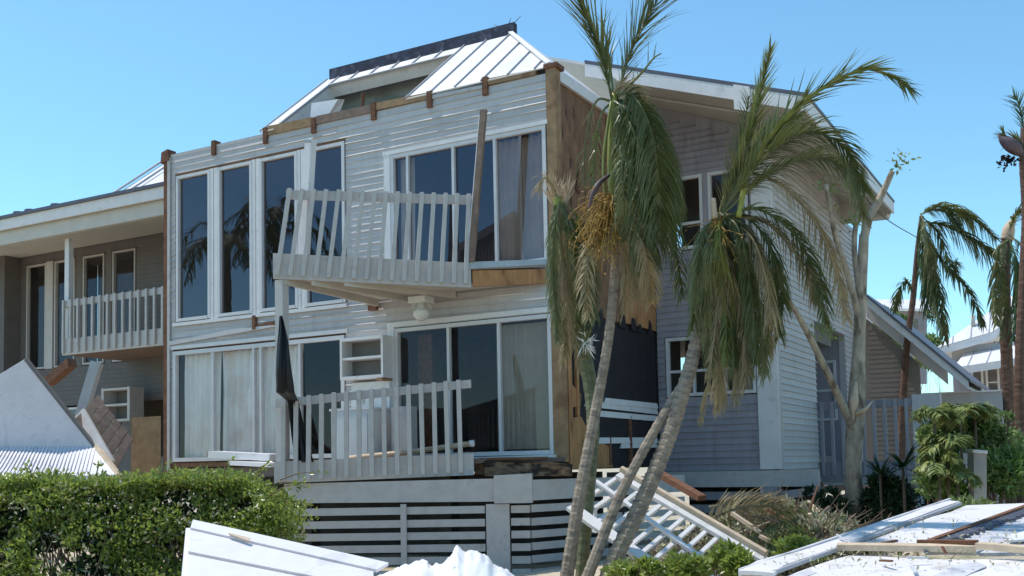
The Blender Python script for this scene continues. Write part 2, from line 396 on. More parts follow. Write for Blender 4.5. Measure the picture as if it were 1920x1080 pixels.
UW = [(-7.56, -6.72), (-6.54, -5.73), (-5.56, -4.72), (-4.57, -3.72)]
fholes = [(-7.60, -3.70, 4.25, 6.94), (-2.82, -0.005, 4.5, 6.56), (-7.66, -3.74, 1.74, 3.76), (-2.78, -0.005, 1.7, 3.78)]
mb = MB(); wall_cells(mb, PF, -7.76, 0.0, 1.66, 7.30, fholes, 0.12)
front = mb.build('front_wall', M['osb'], H)
siding(front, PF, -7.72, -0.0, 1.74, 7.31, 0.107, fholes, M['siding'], warp=0.75)

for i, (a, b) in enumerate(UW):
    w_ = window(H, PF, a, b, 4.27, 6.93, M['glass'], label='tall dark blue upper window of the row of four')
# mullion posts between the four tall windows
for a, b in ((-6.72, -6.54), (-5.73, -5.56), (-4.72, -4.57)):
    mb = MB(); pbox(mb, PF, a + 0.002, a + (b - a) * .42, 4.25, 6.94, -0.06, 0.024); pbox(mb, PF, a + (b - a) * .58, b - 0.002, 4.25, 6.94, -0.06, 0.024)
    pbox(mb, PF, a + (b - a) * .42, a + (b - a) * .58, 4.25, 6.94, -0.06, 0.008)
    mb.build('window_post', M['white'], H)
bx('window_sill', M['white'], H, -7.62, -3.68, -0.055, -0.032, 4.19, 4.25)
d = window(H, PF, -2.80, -0.02, 4.52, 6.54, M['glass'], 'sliding_door', 0.06, mull=(-2.48, -1.63, -0.89), label='upper sliding glass door behind the hanging balcony')
mb = MB(); pbox(mb, PF, -0.51, -0.475, 4.58, 6.48, -0.09, -0.05); mb.build('door_stile', M['frame'], d)
curtain(d, PF, -0.95, -0.04, 4.56, 6.5, -0.22, M['curtain_mauve'], 8, 0.03)
curtain(d, PF, -2.74, -2.47, 4.56, 6.5, -0.16, M['curtain'], 3, 0.02)
mb = MB(); pbox(mb, PF, -2.94, 0.02, 6.545, 6.605, 0.004, 0.044); mb.build('door_header', M['white'], H)
mb = MB(); pbox(mb, PF, -2.92, -2.802, 4.45, 6.545, 0.003, 0.040); mb.build('door_trim', M['white'], H)
d = window(H, PF, -7.64, -3.76, 1.76, 3.74, M['glass_clear'], 'window_wall', 0.07, mull=(-6.67, -5.72, -5.56, -4.70), label='lower window wall with pale curtains behind the glass')
curtain(d, PF, -7.5, -6.62, 1.78, 3.68, -0.14, M['curtain'], 7, 0.03, 0.08)
curtain(d, PF, -6.62, -5.72, 1.78, 3.68, -0.17, M['curtain'], 6, 0.025)
curtain(d, PF, -5.68, -4.75, 1.78, 3.68, -0.15, M['curtain'], 6, 0.03, 0.2)
d = window(H, PF, -2.76, -0.0, 1.73, 3.76, M['glass_clear'], 'sliding_door', 0.06, mull=(-1.77, -0.88), label='lower sliding glass door with dark room and blinds')
for i in range(13):
    a = -1.02 + i * 0.078
    mb = MB(); mb.hexa([PF(a, 1.82, -.16), PF(a + .07, 1.82, -.19), PF(a + .07, 1.82, -.195), PF(a, 1.82, -.165), PF(a, 3.68, -.16), PF(a + .07, 3.68, -.19), PF(a + .07, 3.68, -.195), PF(a, 3.68, -.165)])
    mb.build('blind_slat', M['blind'], d)
bx('tree_print_panel', M['rust'], d, -2.68, -2.42, 0.5, 0.56, 1.8, 3.7)
mb = MB(); pbox(mb, PF, -2.9, 0.03, 3.785, 3.86, 0.004, 0.03); mb.build('door_header', M['white'], H)
mb = MB(); pbox(mb, PF, -7.70, -3.70, 3.775, 3.84, 0.004, 0.028); mb.build('window_header', M['white'], H)
mb = MB(); pbox(mb, PF, -2.88, -2.762, 1.72, 3.783, 0.003, 0.040); mb.build('door_trim', M['white'], H)
mb = MB(); mb.hexa([PF(-1.35, 1.66, 0.015), PF(0.05, 1.67, 0.015), PF(0.05, 1.67, .20), PF(-1.35, 1.66, .20), PF(-1.35, 1.715, 0.015), PF(0.05, 1.725, 0.015), PF(.05, 1.725, .20), PF(-1.35, 1.715, .20)])
mb.build('door_sill', M['white'], H)
# torn siding between the two left window bands: red brown scar and slipped strip
MB().prism([(-6.55, -0.035, 3.96), (-5.15, -0.05, 4.10), (-5.2, -0.05, 4.03), (-6.0, -0.045, 3.97)], (0, 0.02, 0)).build('torn_siding_scar', M['rust'], H)
bx('notch_stub', M['rust'], H, -5.70, -5.63, -0.07, -0.02, 3.98, 4.22)
MB().prism([(-7.7, -0.045, 3.86), (-5.2, -0.06, 3.99), (-5.2, -0.06, 4.02), (-6.2, -0.05, 4.03), (-7.7, -0.045, 3.93)], (0, 0.025, 0)).build('slipped_siding_strip', M['siding'], H)

# top plate, rafter stubs, corner posts
bx('corner_post', M['rust'], H, -7.87, -7.765, -0.03, 0.12, 1.5, 7.28)
bx('corner_post', M['greypaint'], H, -7.762, -7.70, -0.045, -0.016, 1.6, 7.30)
mb = MB().hexa([(-7.92, -.06, 7.22), (-7.70, -.06, 7.25), (-7.70, .14, 7.25), (-7.92, .14, 7.22), (-7.90, -.06, 7.42), (-7.74, -.06, 7.46), (-7.74, .14, 7.46), (-7.9, .14, 7.42)])
mb.build('broken_plate_end', M['rust'], H)
ru = [-6.62, -5.41, -4.35, -3.11, -2.03, -1.02]
for i, u_ in enumerate(ru):
    bx('rafter_stub', M['rust'], H, u_ - 0.045, u_ + 0.045, -0.05, 0.10, 7.17, 7.43 + 0.02 * (i % 2))
segs = [(-5.36, -4.4, 7.30, 7.47, 'rawwood'), (-4.30, -3.16, 7.30, 7.45, 'oldwood'), (-3.06, -2.08, 7.31, 7.44, 'rawwood'), (-1.98, -1.07, 7.29, 7.36, 'greypaint'), (-0.97, -0.16, 7.31, 7.42, 'rawwood')]
for a, b, z0, z1, k in segs:
    MB().hexa([(a, -.035, z0 + .01), (b, -.035, z0), (b, .1, z0), (a, .1, z0 + .01), (a, -.03, z1), (b, -.03, z1 - .02), (b, .1, z1 - .02), (a, .1, z1)]).build('top_plate', M[k], H)
bx('top_plate', M['siding'], H, -7.72, -5.46, -0.01, 0.10, 7.302, 7.36)
bx('corner_post', M['rawwood'], H, 0.005, 0.16, -0.03, 0.14, 1.62, 7.36, label='bare tan corner post stripped of siding')
bx('post_cap', M['rust'], H, -0.02, 0.20, -0.05, 0.20, 7.363, 7.43)
bx('wall_stud', M['orangewood'], H, 0.06, 0.16, 0.18, 0.30, 1.6, 3.85)

# stripped side wall
for i, (a, b, z0, z1) in enumerate(((0.145, 1.36, 3.86, 7.3), (1.37, 2.58, 3.88, 7.32), (2.59, 3.96, 3.90, 7.3))):
    mb = MB(); pbox(mb, PS, a, b, z0, z1, -0.05, 0.0 + 0.006 * i); mb.build('plywood_sheet', M['osb' if i < 2 else 'orangewood'], H)
mb = MB(); pbox(mb, PS, 0.145, 3.97, 1.5, 3.87, -0.06, -0.012); mb.build('tar_paper', M['tar'], H)
mb = MB(); mb.prism([PS(0.35, 1.5, 0.0), PS(1.9, 1.52, 0.0), PS(1.75, 1.85, 0.0), PS(1.1, 2.0, 0), PS(.75, 2.3, 0.0), PS(.35, 2.25, 0)], (0.02, 0, 0)); mb.build('torn_plywood', M['orangewood'], H)
mb = MB(); mb.prism([PS(0.33, 2.4, -.002), PS(.75, 2.45, -.002), PS(.8, 2.62, -.002), PS(.5, 2.75, -.002), PS(.33, 2.9, -.002)], (0.02, 0, 0)); mb.build('torn_plywood', M['orangewood'], H)
for z0, a0, a1, sl_ in ((2.30, 1.2, 3.9, 0.01), (2.42, 0.9, 3.9, 0.03), (2.52, 1.6, 3.9, 0.0), (1.92, 1.35, 3.85, -0.03), (1.84, 2.2, 3.8, -0.02)):
    mb = MB().hexa([PS(a0, z0 + sl_, 0.0), PS(a1, z0, 0.0), PS(a1, z0, .03), PS(a0, z0 + sl_, .03), PS(a0 + .1, z0 + .095 + sl_, 0.0), PS(a1, z0 + .095, 0.0), PS(a1, z0 + .095, .012), PS(a0 + .1, z0 + .095 + sl_, .012)])
    mb.build('loose_siding_board', M['white'], H)

for v0, zb_, zt_ in ((.95, 1.55, 2.1), (1.75, 1.55, 1.9), (2.6, 1.55, 2.25), (.62, 2.3, 3.86)):
    mb = MB().hexa([PS(v0, zb_, -.011), PS(v0 + .09, zb_, -.011), PS(v0 + .09, zb_, .03), PS(v0, zb_, .03), PS(v0 + .01, zt_, -.011), PS(v0 + .08, zt_ + .12, -.011), PS(v0 + .08, zt_ + .10, .03), PS(v0 + .01, zt_ - .04, .03)])
    mb.build('broken_stud', M['rust'] if v0 > 1 else M['orangewood'], H)
for k in range(9):
    v0 = .3 + k * .40 + rnd.uniform(-.08, .08); w_ = rnd.uniform(.15, .36)
    MB().prism([PS(v0, 3.80, .02), PS(v0 + w_, 3.80, .02), PS(v0 + w_ * .7, 3.92 + rnd.uniform(0, .15), .022), PS(v0 + w_ * .3, 3.9 + rnd.uniform(0, .22), .02)], (.012, 0, 0)).build('torn_paper_flap', M['tar'], H)
for k in range(5):
    v0 = rnd.uniform(.5, 3.2); z_ = rnd.uniform(4.4, 6.8)
    MB().prism([PS(v0, z_, .016), PS(v0 + rnd.uniform(.1, .3), z_ + rnd.uniform(-.1, .1), .016), PS(v0 + .12, z_ + rnd.uniform(.2, .5), .016)], (.006, 0, 0)).build('splinter_patch', M['rust'] if k % 2 else M['rawwood'], H)
# set-back wall with its windows
pholes = [(0.30, 1.80, 5.28, 6.62), (0.20, 1.84, 2.70, 3.78)]
mb = MB(); wall_cells(mb, PP, 0.06, 2.14, 1.38, 7.10, pholes, 0.12); mb.prism([PP(.06, 7.102, 0), PP(2.14, 7.102, 0), PP(2.14, 7.39, 0), PP(.06, 8.19, 0)], (0, .12, 0))
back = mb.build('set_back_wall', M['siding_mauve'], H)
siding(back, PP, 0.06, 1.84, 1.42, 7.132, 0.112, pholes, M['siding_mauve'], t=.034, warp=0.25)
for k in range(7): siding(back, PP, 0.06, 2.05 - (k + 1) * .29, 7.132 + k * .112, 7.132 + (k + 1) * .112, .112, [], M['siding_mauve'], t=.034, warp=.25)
window(H, PP, 0.32, 0.98, 5.30, 6.60, M['glass_clear'], bars=(5.76,), label='upper window of the set-back wall with broken fronds inside')
window(H, PP, 1.08, 1.78, 5.30, 6.60, M['glass_clear'], label='upper window beside the corner behind the palm')
mb = MB(); pbox(mb, PP, 0.985, 1.075, 5.28, 6.62, -0.06, 0.03); mb.build('window_post', M['siding_mauve'], H)
window(H, PP, 0.22, 1.82, 2.72, 3.76, M['glass_clear'], bars=(3.16,), mull=(0.72, 1.28), label='lower window of the set-back wall')
bx('corner_board', M['white'], H, 1.842, 2.19, 3.945, 3.995, 1.43, 7.08)
bx('corner_board', M['greypaint'], H, 2.153, 2.19, 3.998, 4.16, 1.43, 7.08)
bx('sill_beam', M['greypaint'], H, 0.08, 2.80, 3.90, 4.05, 1.14, 1.41)

# right side wall with porch recess
rholes = [(6.82, 9.6, 1.22, 4.22)]
mb = MB(); wall_cells(mb, PR, 4.0, 11.15, 1.38, 7.215, rholes + [(9.85, 11.2, 6.76, 7.3)], 0.12)
rw = mb.build('right_wall', M['siding'], H)
siding(rw, PR, 4.16, 11.15, 1.42, 7.08, 0.112, rholes + [(9.85, 11.2, 6.76, 7.3)], M['siding'], t=.034, warp=0.25)
mb = MB()
mb.box(1.0, 1.06, 6.82, 9.6, 1.2, 4.3); mb.box(1.06, 2.03, 6.76, 6.81, 1.2, 4.3); mb.box(1.06, 2.03, 9.61, 9.66, 1.2, 4.3); mb.box(1.06, 2.03, 6.82, 9.6, 4.225, 4.29); mb.box(1.06, 2.6, 6.82, 9.6, 1.15, 1.215)
mb.build('porch_recess', M['siding_mauve'], H)  # darker paint than the wall around it puts shade into the recess
PD = lambda a, z, o: Vector((a, 9.6 - o, z))
window(H, PD, 1.25, 1.95, 2.4, 3.7, M['glass_clear'], bars=(3.05,), label='small window inside the porch recess')

# interior shell (floors, ceiling, partitions)
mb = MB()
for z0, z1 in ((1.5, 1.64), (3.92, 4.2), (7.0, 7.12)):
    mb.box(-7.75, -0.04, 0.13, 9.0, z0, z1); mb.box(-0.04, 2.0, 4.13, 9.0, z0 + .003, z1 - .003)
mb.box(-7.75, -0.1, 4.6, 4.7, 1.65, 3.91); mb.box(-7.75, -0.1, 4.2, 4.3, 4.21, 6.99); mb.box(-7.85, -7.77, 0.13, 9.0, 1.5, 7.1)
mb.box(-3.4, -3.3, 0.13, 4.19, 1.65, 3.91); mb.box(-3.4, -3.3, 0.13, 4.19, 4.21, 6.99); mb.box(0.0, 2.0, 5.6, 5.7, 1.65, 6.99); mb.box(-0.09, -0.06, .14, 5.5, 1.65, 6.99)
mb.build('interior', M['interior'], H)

# ---- roof
TAN = 0.82; RV, RZ = 1.8, 7.40 + 0.82 * 1.8
def RP(u, v, o=0.0): return Vector((u, v - o * 0.634, 7.40 + TAN * v + o * 0.773))
def hipv(u): return max(0.0, min(RV, (0.08 - u) / 0.9))
edges = [0.08, -0.17, -0.63, -1.09, -1.56, -2.02, -2.47, -2.93, -3.39, -3.85, -4.31, -4.77, -5.22, -5.52]
HOLE = (-5.22, -2.47, 1.46)
for a, b in zip(edges[:-1], edges[1:]):
    vb = HOLE[2] if (HOLE[0] - .01 < b and a < HOLE[1] + .01) else -0.03
    va_t, vb_t = hipv(a), hipv(b)
    mb = MB()
    poly = [(a - .004, vb), (b + .004, vb), (b + .004, vb_t)] + ([(a - .004, va_t)] if va_t > vb + .01 else [])
    mb.prism([RP(u_, v_) for u_, v_ in poly], Vector((0, -0.634, 0.773)) * 0.02)
    mb.build('roof_panel', M['roof'], H)
    if vb_t > 0.1:
        MB().beam(RP(b, vb, .035), RP(b, vb_t, .035), 0.013, 0.022, (0, -.634, .773)).build('roof_seam', M['seam'], H)
# fascia round the torn opening
MB().hexa([RP(-5.2, 1.46, -.21), RP(-2.47, 1.46, -.21), RP(-2.47, 1.46, 0.0), RP(-5.2, 1.46, 0.0), RP(-5.2, 1.50, -.21), RP(-2.47, 1.50, -.21), RP(-2.47, 1.50, 0.0), RP(-5.2, 1.50, 0.0)]).build('fascia', M['white'], H)
MB().hexa([RP(-5.24, 0, -.24), RP(-5.20, 0, -.24), RP(-5.20, 1.46, -.24), RP(-5.24, 1.46, -.24), RP(-5.24, 0, 0), RP(-5.20, 0, 0), RP(-5.20, 1.46, 0), RP(-5.24, 1.46, 0)]).build('fascia', M['white'], H)
MB().beam(RP(-5.205, .0, .03), RP(-5.205, 1.46, .03), .05, .03, (0, -.634, .773)).build('roof_edge_trim', M['seam'], H)
MB().beam(RP(-5.2, 1.45, .03), RP(-2.47, 1.45, .03), .05, .03, (0, -.634, .773)).build('roof_edge_trim', M['seam'], H)
# ridge strip, rear slope, attic
bx('ridge_strip', M['felt'], H, -5.45, -1.48, RV - .05, RV + .06, RZ - 0.06, RZ + 0.19)
MB().prism([(-5.5, RV + .07, RZ), (-1.5, RV + .07, RZ), (0.08, 3.7, 7.4), (-5.5, 3.7, 7.4)], (0, 0.05, -.06)).build('rear_roof_slope', M['attic'], H)
MB().prism([RP(0.085, 0.0, .0), Vector((0.09, 3.68, 7.40)), Vector((-1.5, RV + 0.05, RZ)), Vector((-1.52, RV - .02, RZ))], (0.02, 0, 0.02)).build('hip_roof_face', M['roof'], H)
MB().beam(RP(.06, 0.0, .05), RP(-1.56, RV, .05), .07, .03, (0, -.5, .8)).build('hip_cap', M['white'], H)
bx('attic_wall', M['attic'], H, -5.3, -2.2, 1.9, 1.96, 7.13, 8.75)
bx('attic_wall', M['attic'], H, -2.46, -2.40, 0.1, 1.9, 7.13, 7.5)
MB().prism([(-5.30, 0.12, 7.13), (-5.30, 1.92, 7.13), (-5.30, 1.92, 8.8), (-5.30, 0.12, 7.42)], (.03, 0, 0)).build('gable_wall', M['attic'], H)
MB().beam((-4.1, 0.9, 7.12), (-4.05, 0.95, 8.1), .06, .06).build('attic_post', M['rust'], H)

# ---- sloping right roof with its rake and eave
def RR(u, v, o=0.0): return Vector((u, v, 8.27 - 0.385 * u + o))
rkv = lambda u: 2.62 - 0.135 * u
MB().prism([RR(-1.5, rkv(-1.5), -.05), RR(3.2, rkv(3.2), -.05), RR(3.2, 9.8, -.05), RR(-1.5, 9.8, -.05)], (0, 0, .05)).build('low_roof_deck', M['roof'], H)
MB().prism([RR(-.6, rkv(-.6) - .004, -.26), RR(3.2, rkv(3.2) - .004, -.26), RR(3.2, rkv(3.2) - .004, -.04), RR(-.6, rkv(-.6) - .004, -.04)], (0, -.04, 0)).build('rake_fascia', M['white'], H)
MB().prism([RR(-.6, rkv(-.6) - .05, -.036), RR(3.25, rkv(3.25) - .05, -.036), RR(3.25, rkv(3.25) - .05, .022), RR(-.6, rkv(-.6) - .05, .022)], (0, .3, 0)).build('drip_edge', M['drip'], H)
MB().prism([RR(3.205, rkv(3.2), -.27), RR(3.205, 9.82, -.27), RR(3.205, 9.82, -.04), RR(3.205, rkv(3.2), -.04)], (.04, 0, 0)).build('fascia', M['white'], H)
MB().prism([RR(3.26, rkv(3.2), -.02), RR(3.26, 9.84, -.02), RR(3.26, 9.84, .03), RR(3.26, rkv(3.2), .03)], (-.25, 0, .1)).build('drip_edge', M['drip'], H)
MB().prism([RR(-.3, rkv(-.3) + .05, -.22), RR(3.15, rkv(3.15) + .05, -.22), RR(3.15, 3.10, -.22), RR(-.3, 3.45, -.22)], (0, 0, .03)).build('soffit_board', M['soffit'], H)
MB().prism([RR(-.3, 3.45, -.27), RR(2.1, 3.1, -.27), RR(2.1, 3.94, -.27), RR(-.3, 3.98, -.27)], (0, 0, .04)).build('soffit_board', M['soffit'], H)
MB().prism([RR(2.12, rkv(2.1) - .05, -.42), RR(2.38, rkv(2.4) - .05, -.42), RR(2.38, rkv(2.4) - .05, -.03), RR(2.12, rkv(2.1) - .05, -.03)], (0, -.05, 0)).build('fascia_block', M['white'], H)
v_ = 3.2
while v_ < 9.6:
    e_ = min(v_ + .70, 9.75)
    MB().prism([RR(2.12, v_, -.25), RR(3.18, v_, -.25), RR(3.18, e_, -.25), RR(2.12, e_, -.25)], (0, 0, .03)).build('soffit_board', M['soffit'], H)
    MB().prism([RR(2.2, e_ + .01, -.30), RR(3.18, e_ + .01, -.30), RR(3.18, e_ + .06, -.30), RR(2.2, e_ + .06, -.30)], (0, 0, .09)).build('soffit_batten', M['soffit'], H)
    v_ += 0.78
MB().prism([RR(2.04, 9.7, -.06), RR(3.2, 9.7, -.06), (3.1, 9.7, 6.70), (2.04, 9.7, 6.72)], (0, .35, 0)).build('eave_return', M['soffit'], H)
MB().prism([(0.0, 2.3, 7.3), (0.0, 4.0, 7.3), (0.0, 4.0, 8.0), (0.0, 2.3, 8.0)], (.05, 0, 0)).build('gable_infill', M['soffit'], H)
MB().prism([(0.06, .16, 7.25), (0.06, 3.96, 7.27), (0.06, 3.96, 7.44), (0.06, .16, 7.42)], (.05, 0, 0)).build('frieze_board', M['white'], H)

# ---- deck, beam and slatted skirt
A_, B_, K_ = Vector((-3.16, 0, 0)), Vector((-3.16, -2.35, 0)), Vector((0.02, -0.78, 0))
def zz(p, z): return Vector((p.x, p.y, z))
C_ = Vector((-0.78, -0.95, 0))
dl = MB().prism([zz(A_, 1.60) + Vector((0, -.03, 0)), zz(B_, 1.60) + Vector((.03, .06, 0)), zz(C_, 1.62) + Vector((0, .08, 0)), Vector((-.55, -.55, 1.64)), Vector((0.28, -.22, 1.62))], (0, 0, .06))
deck = dl.build('lower_deck', M['oldwood'], H, label='lower deck floor with torn right end')
for a, b, c, d_ in ((-.9, -.72, .30, -.42), (-.72, -.6, .36, -.30)):
    MB().beam((a, b, 1.55), (c, d_, 1.52), .05, .17).build('rotten_joist', M['rotten'], deck)
MB().prism([(-.70, -.80, 1.44), (.42, -.40, 1.42), (.42, -.38, 1.58), (.1, -.50, 1.63), (-.35, -.64, 1.60), (-.70, -.79, 1.66)], (.02, .05, 0)).build('split_rim_board', M['rotten'], deck)
MB().prism([(-.78, -.78, 1.665), (-.1, -.52, 1.66), (.1, -.40, 1.665), (-.6, -.55, 1.665)], (0, 0, .03)).build('split_deck_board', M['rust'], deck)

def rail(parent, name, B0, C0, n, zb0, zb1, hb, zt0, zt1, ht, lean0, lean1, mt, bw=.048, first=0.0, last=1.0, ext=0.0, tipw=None, lab=None):
    """base board + top rail + balusters standing in front of both; lean = xy offset of the top"""
    B0, C0 = Vector(B0), Vector(C0)
    d = (C0 - B0).normalized(); nn = Vector((d.y, -d.x, 0))     # outwards
    o = MB().prism([zz(B0, zb0), zz(C0, zb1), zz(C0, zb1 + hb), zz(B0, zb0 + hb)], -nn * .045).build(name, mt, parent, label=lab)
    T0, T1 = B0 + lean0, C0 + lean1
    MB().prism([zz(T0, zt0 - ht), zz(T1 + d * ext, zt1 - ht), zz(T1 + d * ext, zt1), zz(T0, zt0)], -nn * .045).build('top_rail', mt, o)
    for i in range(n):
        t = first + (last - first) * i / (n - 1)
        b = B0.lerp(C0, t); tt = T0.lerp(T1, t)
        z0 = zb0 + (zb1 - zb0) * t + hb * .12; z1 = zt0 + (zt1 - zt0) * t + .012
        j = rnd.uniform(-.006, .006)
        bo = MB().beam(zz(b + nn * (.026 + j * .3), z0), zz(tt + nn * (.026 + j * .3) + d * j, z1), bw, bw * .95, nn).build('baluster', mt, o)
        bevel(bo, .006)
    return o
rail(H, 'lower_balcony_rail', (B_.x, B_.y, 0), (C_.x, C_.y, 0), 15, 1.40, 1.46, .30, 2.56, 2.79, .115, Vector((0.03, 0, 0)), Vector((-.02, 0, 0)), M['greypaint'], .064, 0.045, .935, 0.0, lab='grey balustrade of the lower balcony')
KB = Vector((-3.13, -2.18, 0))
dk = (K_ - KB).normalized(); nk = Vector((dk.y, -dk.x, 0))
MB().prism([zz(KB, 1.12), zz(K_, 1.09), zz(K_, 1.41), zz(KB, 1.39)], -nk * .12).build('deck_beam', M['greypaint'], H)
MB().prism([zz(K_ - dk * .50 + nk * .05, 1.07), zz(K_ + dk * .02 + nk * .05, 1.07), zz(K_ + dk * .02 + nk * .05, 1.47), zz(K_ - dk * .50 + nk * .05, 1.45)], -nk * .20).build('beam_end_block', M['greypaint'], H)
ds = Vector((0.35, .94, 0)).normalized(); ns_ = Vector((ds.y, -ds.x, 0)); KE = K_ + ds * 3.2
MB().prism([zz(K_ + ds * .03, 1.10), zz(KE, 1.12), zz(KE, 1.38), zz(K_ + ds * .03, 1.38)], -ns_ * .12).build('deck_beam', M['greypaint'], H)
sk = MB(); sk.prism([zz(K_ - dk * .62 + nk * .012, -.1), zz(K_ - dk * .30 + nk * .012, -.1), zz(K_ - dk * .30 + nk * .012, 1.06), zz(K_ - dk * .62 + nk * .012, 1.06)], -nk * .10)
skirt = sk.build('slatted_skirt', M['greypaint'], H, label='horizontal grey slats closing the space under the deck')
def sl2(p, q, z, n, o=0.0):
    p = Vector(p); q = Vector(q)
    MB().prism([zz(p, z), zz(q, z), zz(q, z + .102), zz(p, z + .102)], -n * .03).build('skirt_slat', M['greypaint'], skirt)
z = 0.935
while z > -0.1:
    sl2(KB + nk * (-.01), K_ - dk * .64 - nk * .01, z + rnd.uniform(-.008, .008), nk)
    sl2(K_ - dk * .28 - nk * .01, K_ - dk * .02 - nk * .01, z, nk)
    sl2(K_ + ds * .02 - ns_ * .01, KE - ns_ * .01, z + rnd.uniform(-.008, .008), ns_)
    z -= 0.172
for t in (.0, .47):
    p = KB + dk * (t * 3.5)
    MB().prism([zz(p, -.1), zz(p + dk * .08, -.1), zz(p + dk * .08, 1.08), zz(p, 1.08)], nk * .03).build('skirt_batten', M['greypaint'], skirt)
# dark underfloor: walls added in near-black to keep the gaps in shade
MB().box(-7.6, -.3, 2.2, 2.3, -.2, 1.45).build('crawl_shade_wall', M['dark'], H)
bx('crawl_shade_wall', M['dark'], H, -.3, 2.0, 6.4, 6.5, -.2, 1.37)
bx('crawl_shade_wall', M['dark'], H, 1.2, 1.3, 6.51, 11.0, -.2, 1.14)
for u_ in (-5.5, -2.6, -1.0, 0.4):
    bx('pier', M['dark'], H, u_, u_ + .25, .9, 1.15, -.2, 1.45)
# skirt under the set-back and right walls
for z in (.92, .70, .48, .26):
    MB().prism([(0.6, 3.96, z), (2.2, 3.96, z), (2.2, 3.96, z + .14), (.6, 3.96, z + .14)], (0, .03, 0)).build('skirt_slat', M['siding_mauve'], skirt)
    MB().prism([(2.16, 4.1, z), (2.16, 11, z), (2.16, 11, z + .14), (2.16, 4.1, z + .14)], (-.03, 0, 0)).build('skirt_slat', M['siding_mauve'], skirt)
bx('pier', M['siding_mauve'], H, 1.85, 2.14, 3.85, 4.12, -.2, 1.138)
bx('sill_beam', M['greypaint'], H, 2.02, 2.18, 4.2, 11.1, 1.14, 1.40)

# ---- upper balcony
UB, UC = Vector((-3.16, -2.35, 0)), Vector((-0.97, -0.62, 0))
du = (UC - UB).normalized(); nu = Vector((du.y, -du.x, 0))
ud = MB().prism([(-3.12, -.03, 4.41), (-3.12, -2.27, 4.45), (-.98, -.55, 4.42), (-.03, -.05, 4.44)], (0, 0, .07)).build('upper_balcony_deck', M['steel'], H, label='torn floor of the upper balcony')
ur = rail(H, 'upper_balcony_rail', UB, UC, 16, 4.26, 4.15, .36, 5.52, 5.50, .13, Vector((.16, .10, 0)), Vector((.05, .04, 0)), M['greypaint'], .06, .02, .97, .02, lab='leaning grey balustrade of the upper balcony')
MB().prism([zz(UC, 4.17) + Vector((.01, .02, 0)), (-.02, -.04, 4.20), (-.02, -.04, 4.405), zz(UC, 4.40) + Vector((.01, .02, 0))], (-.02, .05, 0)).build('bare_rim_joist', M['orangewood'], ud)
MB().prism([(-1.0, -.66, 4.42), (.0, -.10, 4.46), (.0, -.10, 4.54), (-1.0, -.66, 4.52)], (-.02, .05, 0)).build('torn_deck_edge', M['steel'], ud)
MB().prism([(-3.1, -.04, 4.24), (-3.1, -2.24, 4.285), (-1.02, -.6, 4.19), (-.06, -.06, 4.22)], (0, 0, .02)).build('soffit_panel', M['soffit'], ud)
for t0, w in ((.02, .05), (.30, .05), (.62, .05)):
    p = UB.lerp(UC, t0 * .5) + Vector((.08, .10, 0)); q = Vector((-3.1 + t0 * 2.4, -.05, 0))
    MB().beam(zz(p, 4.25 - t0 * .03), zz(q, 4.20), .05, .13).build('joist', M['soffit'], ud)
bx('joist_hanger', M['rust'], ud, -3.22, -3.06, -.1, -.03, 4.08, 4.2)
MB().box(-3.20, -3.06, -2.27, -2.14, 1.4, 4.25).build('balcony_post', M['greypaint'], H, label='grey post under the left corner of the upper balcony')

# ---- porch rail and porch at the right
po = bx('porch_floor', M['greypaint'], H, 2.2, 5.2, 6.85, 11.2, 1.08, 1.2)
pr = bx('porch_rail', M['siding_mauve'], H, 2.18, 3.86, 6.80, 6.845, 1.22, 1.52, label='grey porch railing beside the bare tree')
bx('top_rail', M['siding_mauve'], pr, 2.18, 3.86, 6.80, 6.845, 2.52, 2.65)
for i in range(9):
    a = 2.22 + i * 0.19
    bevel(bx('baluster', M['siding_mauve'], pr, a, a + .06, 6.745, 6.797, 1.26, 2.655), .006)
bx('porch_pillar', M['siding'], H, 3.87, 4.35, 6.78, 7.0, .2, 2.72)

# ---- low right wing with sloping rake
def rk(u, v, o): return Vector((u, v, 5.18 - 0.985 * (u - 2.35) + o))
MB().prism([rk(2.2, 11.0, -.13), rk(4.42, 11.0, -.13), rk(4.42, 11.0, .06), rk(2.2, 11.0, .06)], (0, .05, 0)).build('rake_fascia', M['white'], H)
MB().prism([rk(2.2, 10.97, .065), rk(4.46, 10.97, .065), rk(4.46, 10.97, .12), rk(2.2, 10.97, .12)], (0, 6, 0)).build('wing_roof', M['drip'], H)
MB().prism([rk(2.2, 11.06, -.12), rk(4.40, 11.06, -.12), rk(4.40, 11.06, -.09), rk(2.2, 11.06, -.09)], (0, 5.8, 0)).build('soffit_panel', M['soffit'], H)
MB().prism([rk(2.2, 12.0, -.46), rk(3.9, 12.0, -.46), rk(3.9, 12.0, -.13), rk(2.2, 12.0, -.13)], (0, .06, 0)).build('rake_board', M['white'], H)
mb = MB(); mb.prism([(1.7, 12.05, 0.0), (3.3, 12.05, 0.0), (3.3, 12.05, 3.72), (2.2, 12.05, 4.83), (1.7, 12.05, 5.0)], (0, .12, 0)); wg = mb.build('wing_wall', M['siding_shaded'], H)
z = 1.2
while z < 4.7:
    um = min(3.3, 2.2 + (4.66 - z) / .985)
    MB().hexa([(2.2, 12.041, z), (um, 12.041, z), (um, 12.048, z), (2.2, 12.048, z), (2.2, 12.044, z + .112), (um, 12.044, z + .112), (um, 12.048, z + .112), (2.2, 12.048, z + .112)]).build('wing_siding_board', M['siding_shaded'], wg)
    z += .112
MB().prism([(3.0, 12.6, 0), (5.6, 12.6, 0), (5.6, 12.6, 3.02), (3.0, 12.6, 3.02)], (0, .15, 0)).build('wing_parapet', M['siding'], H)
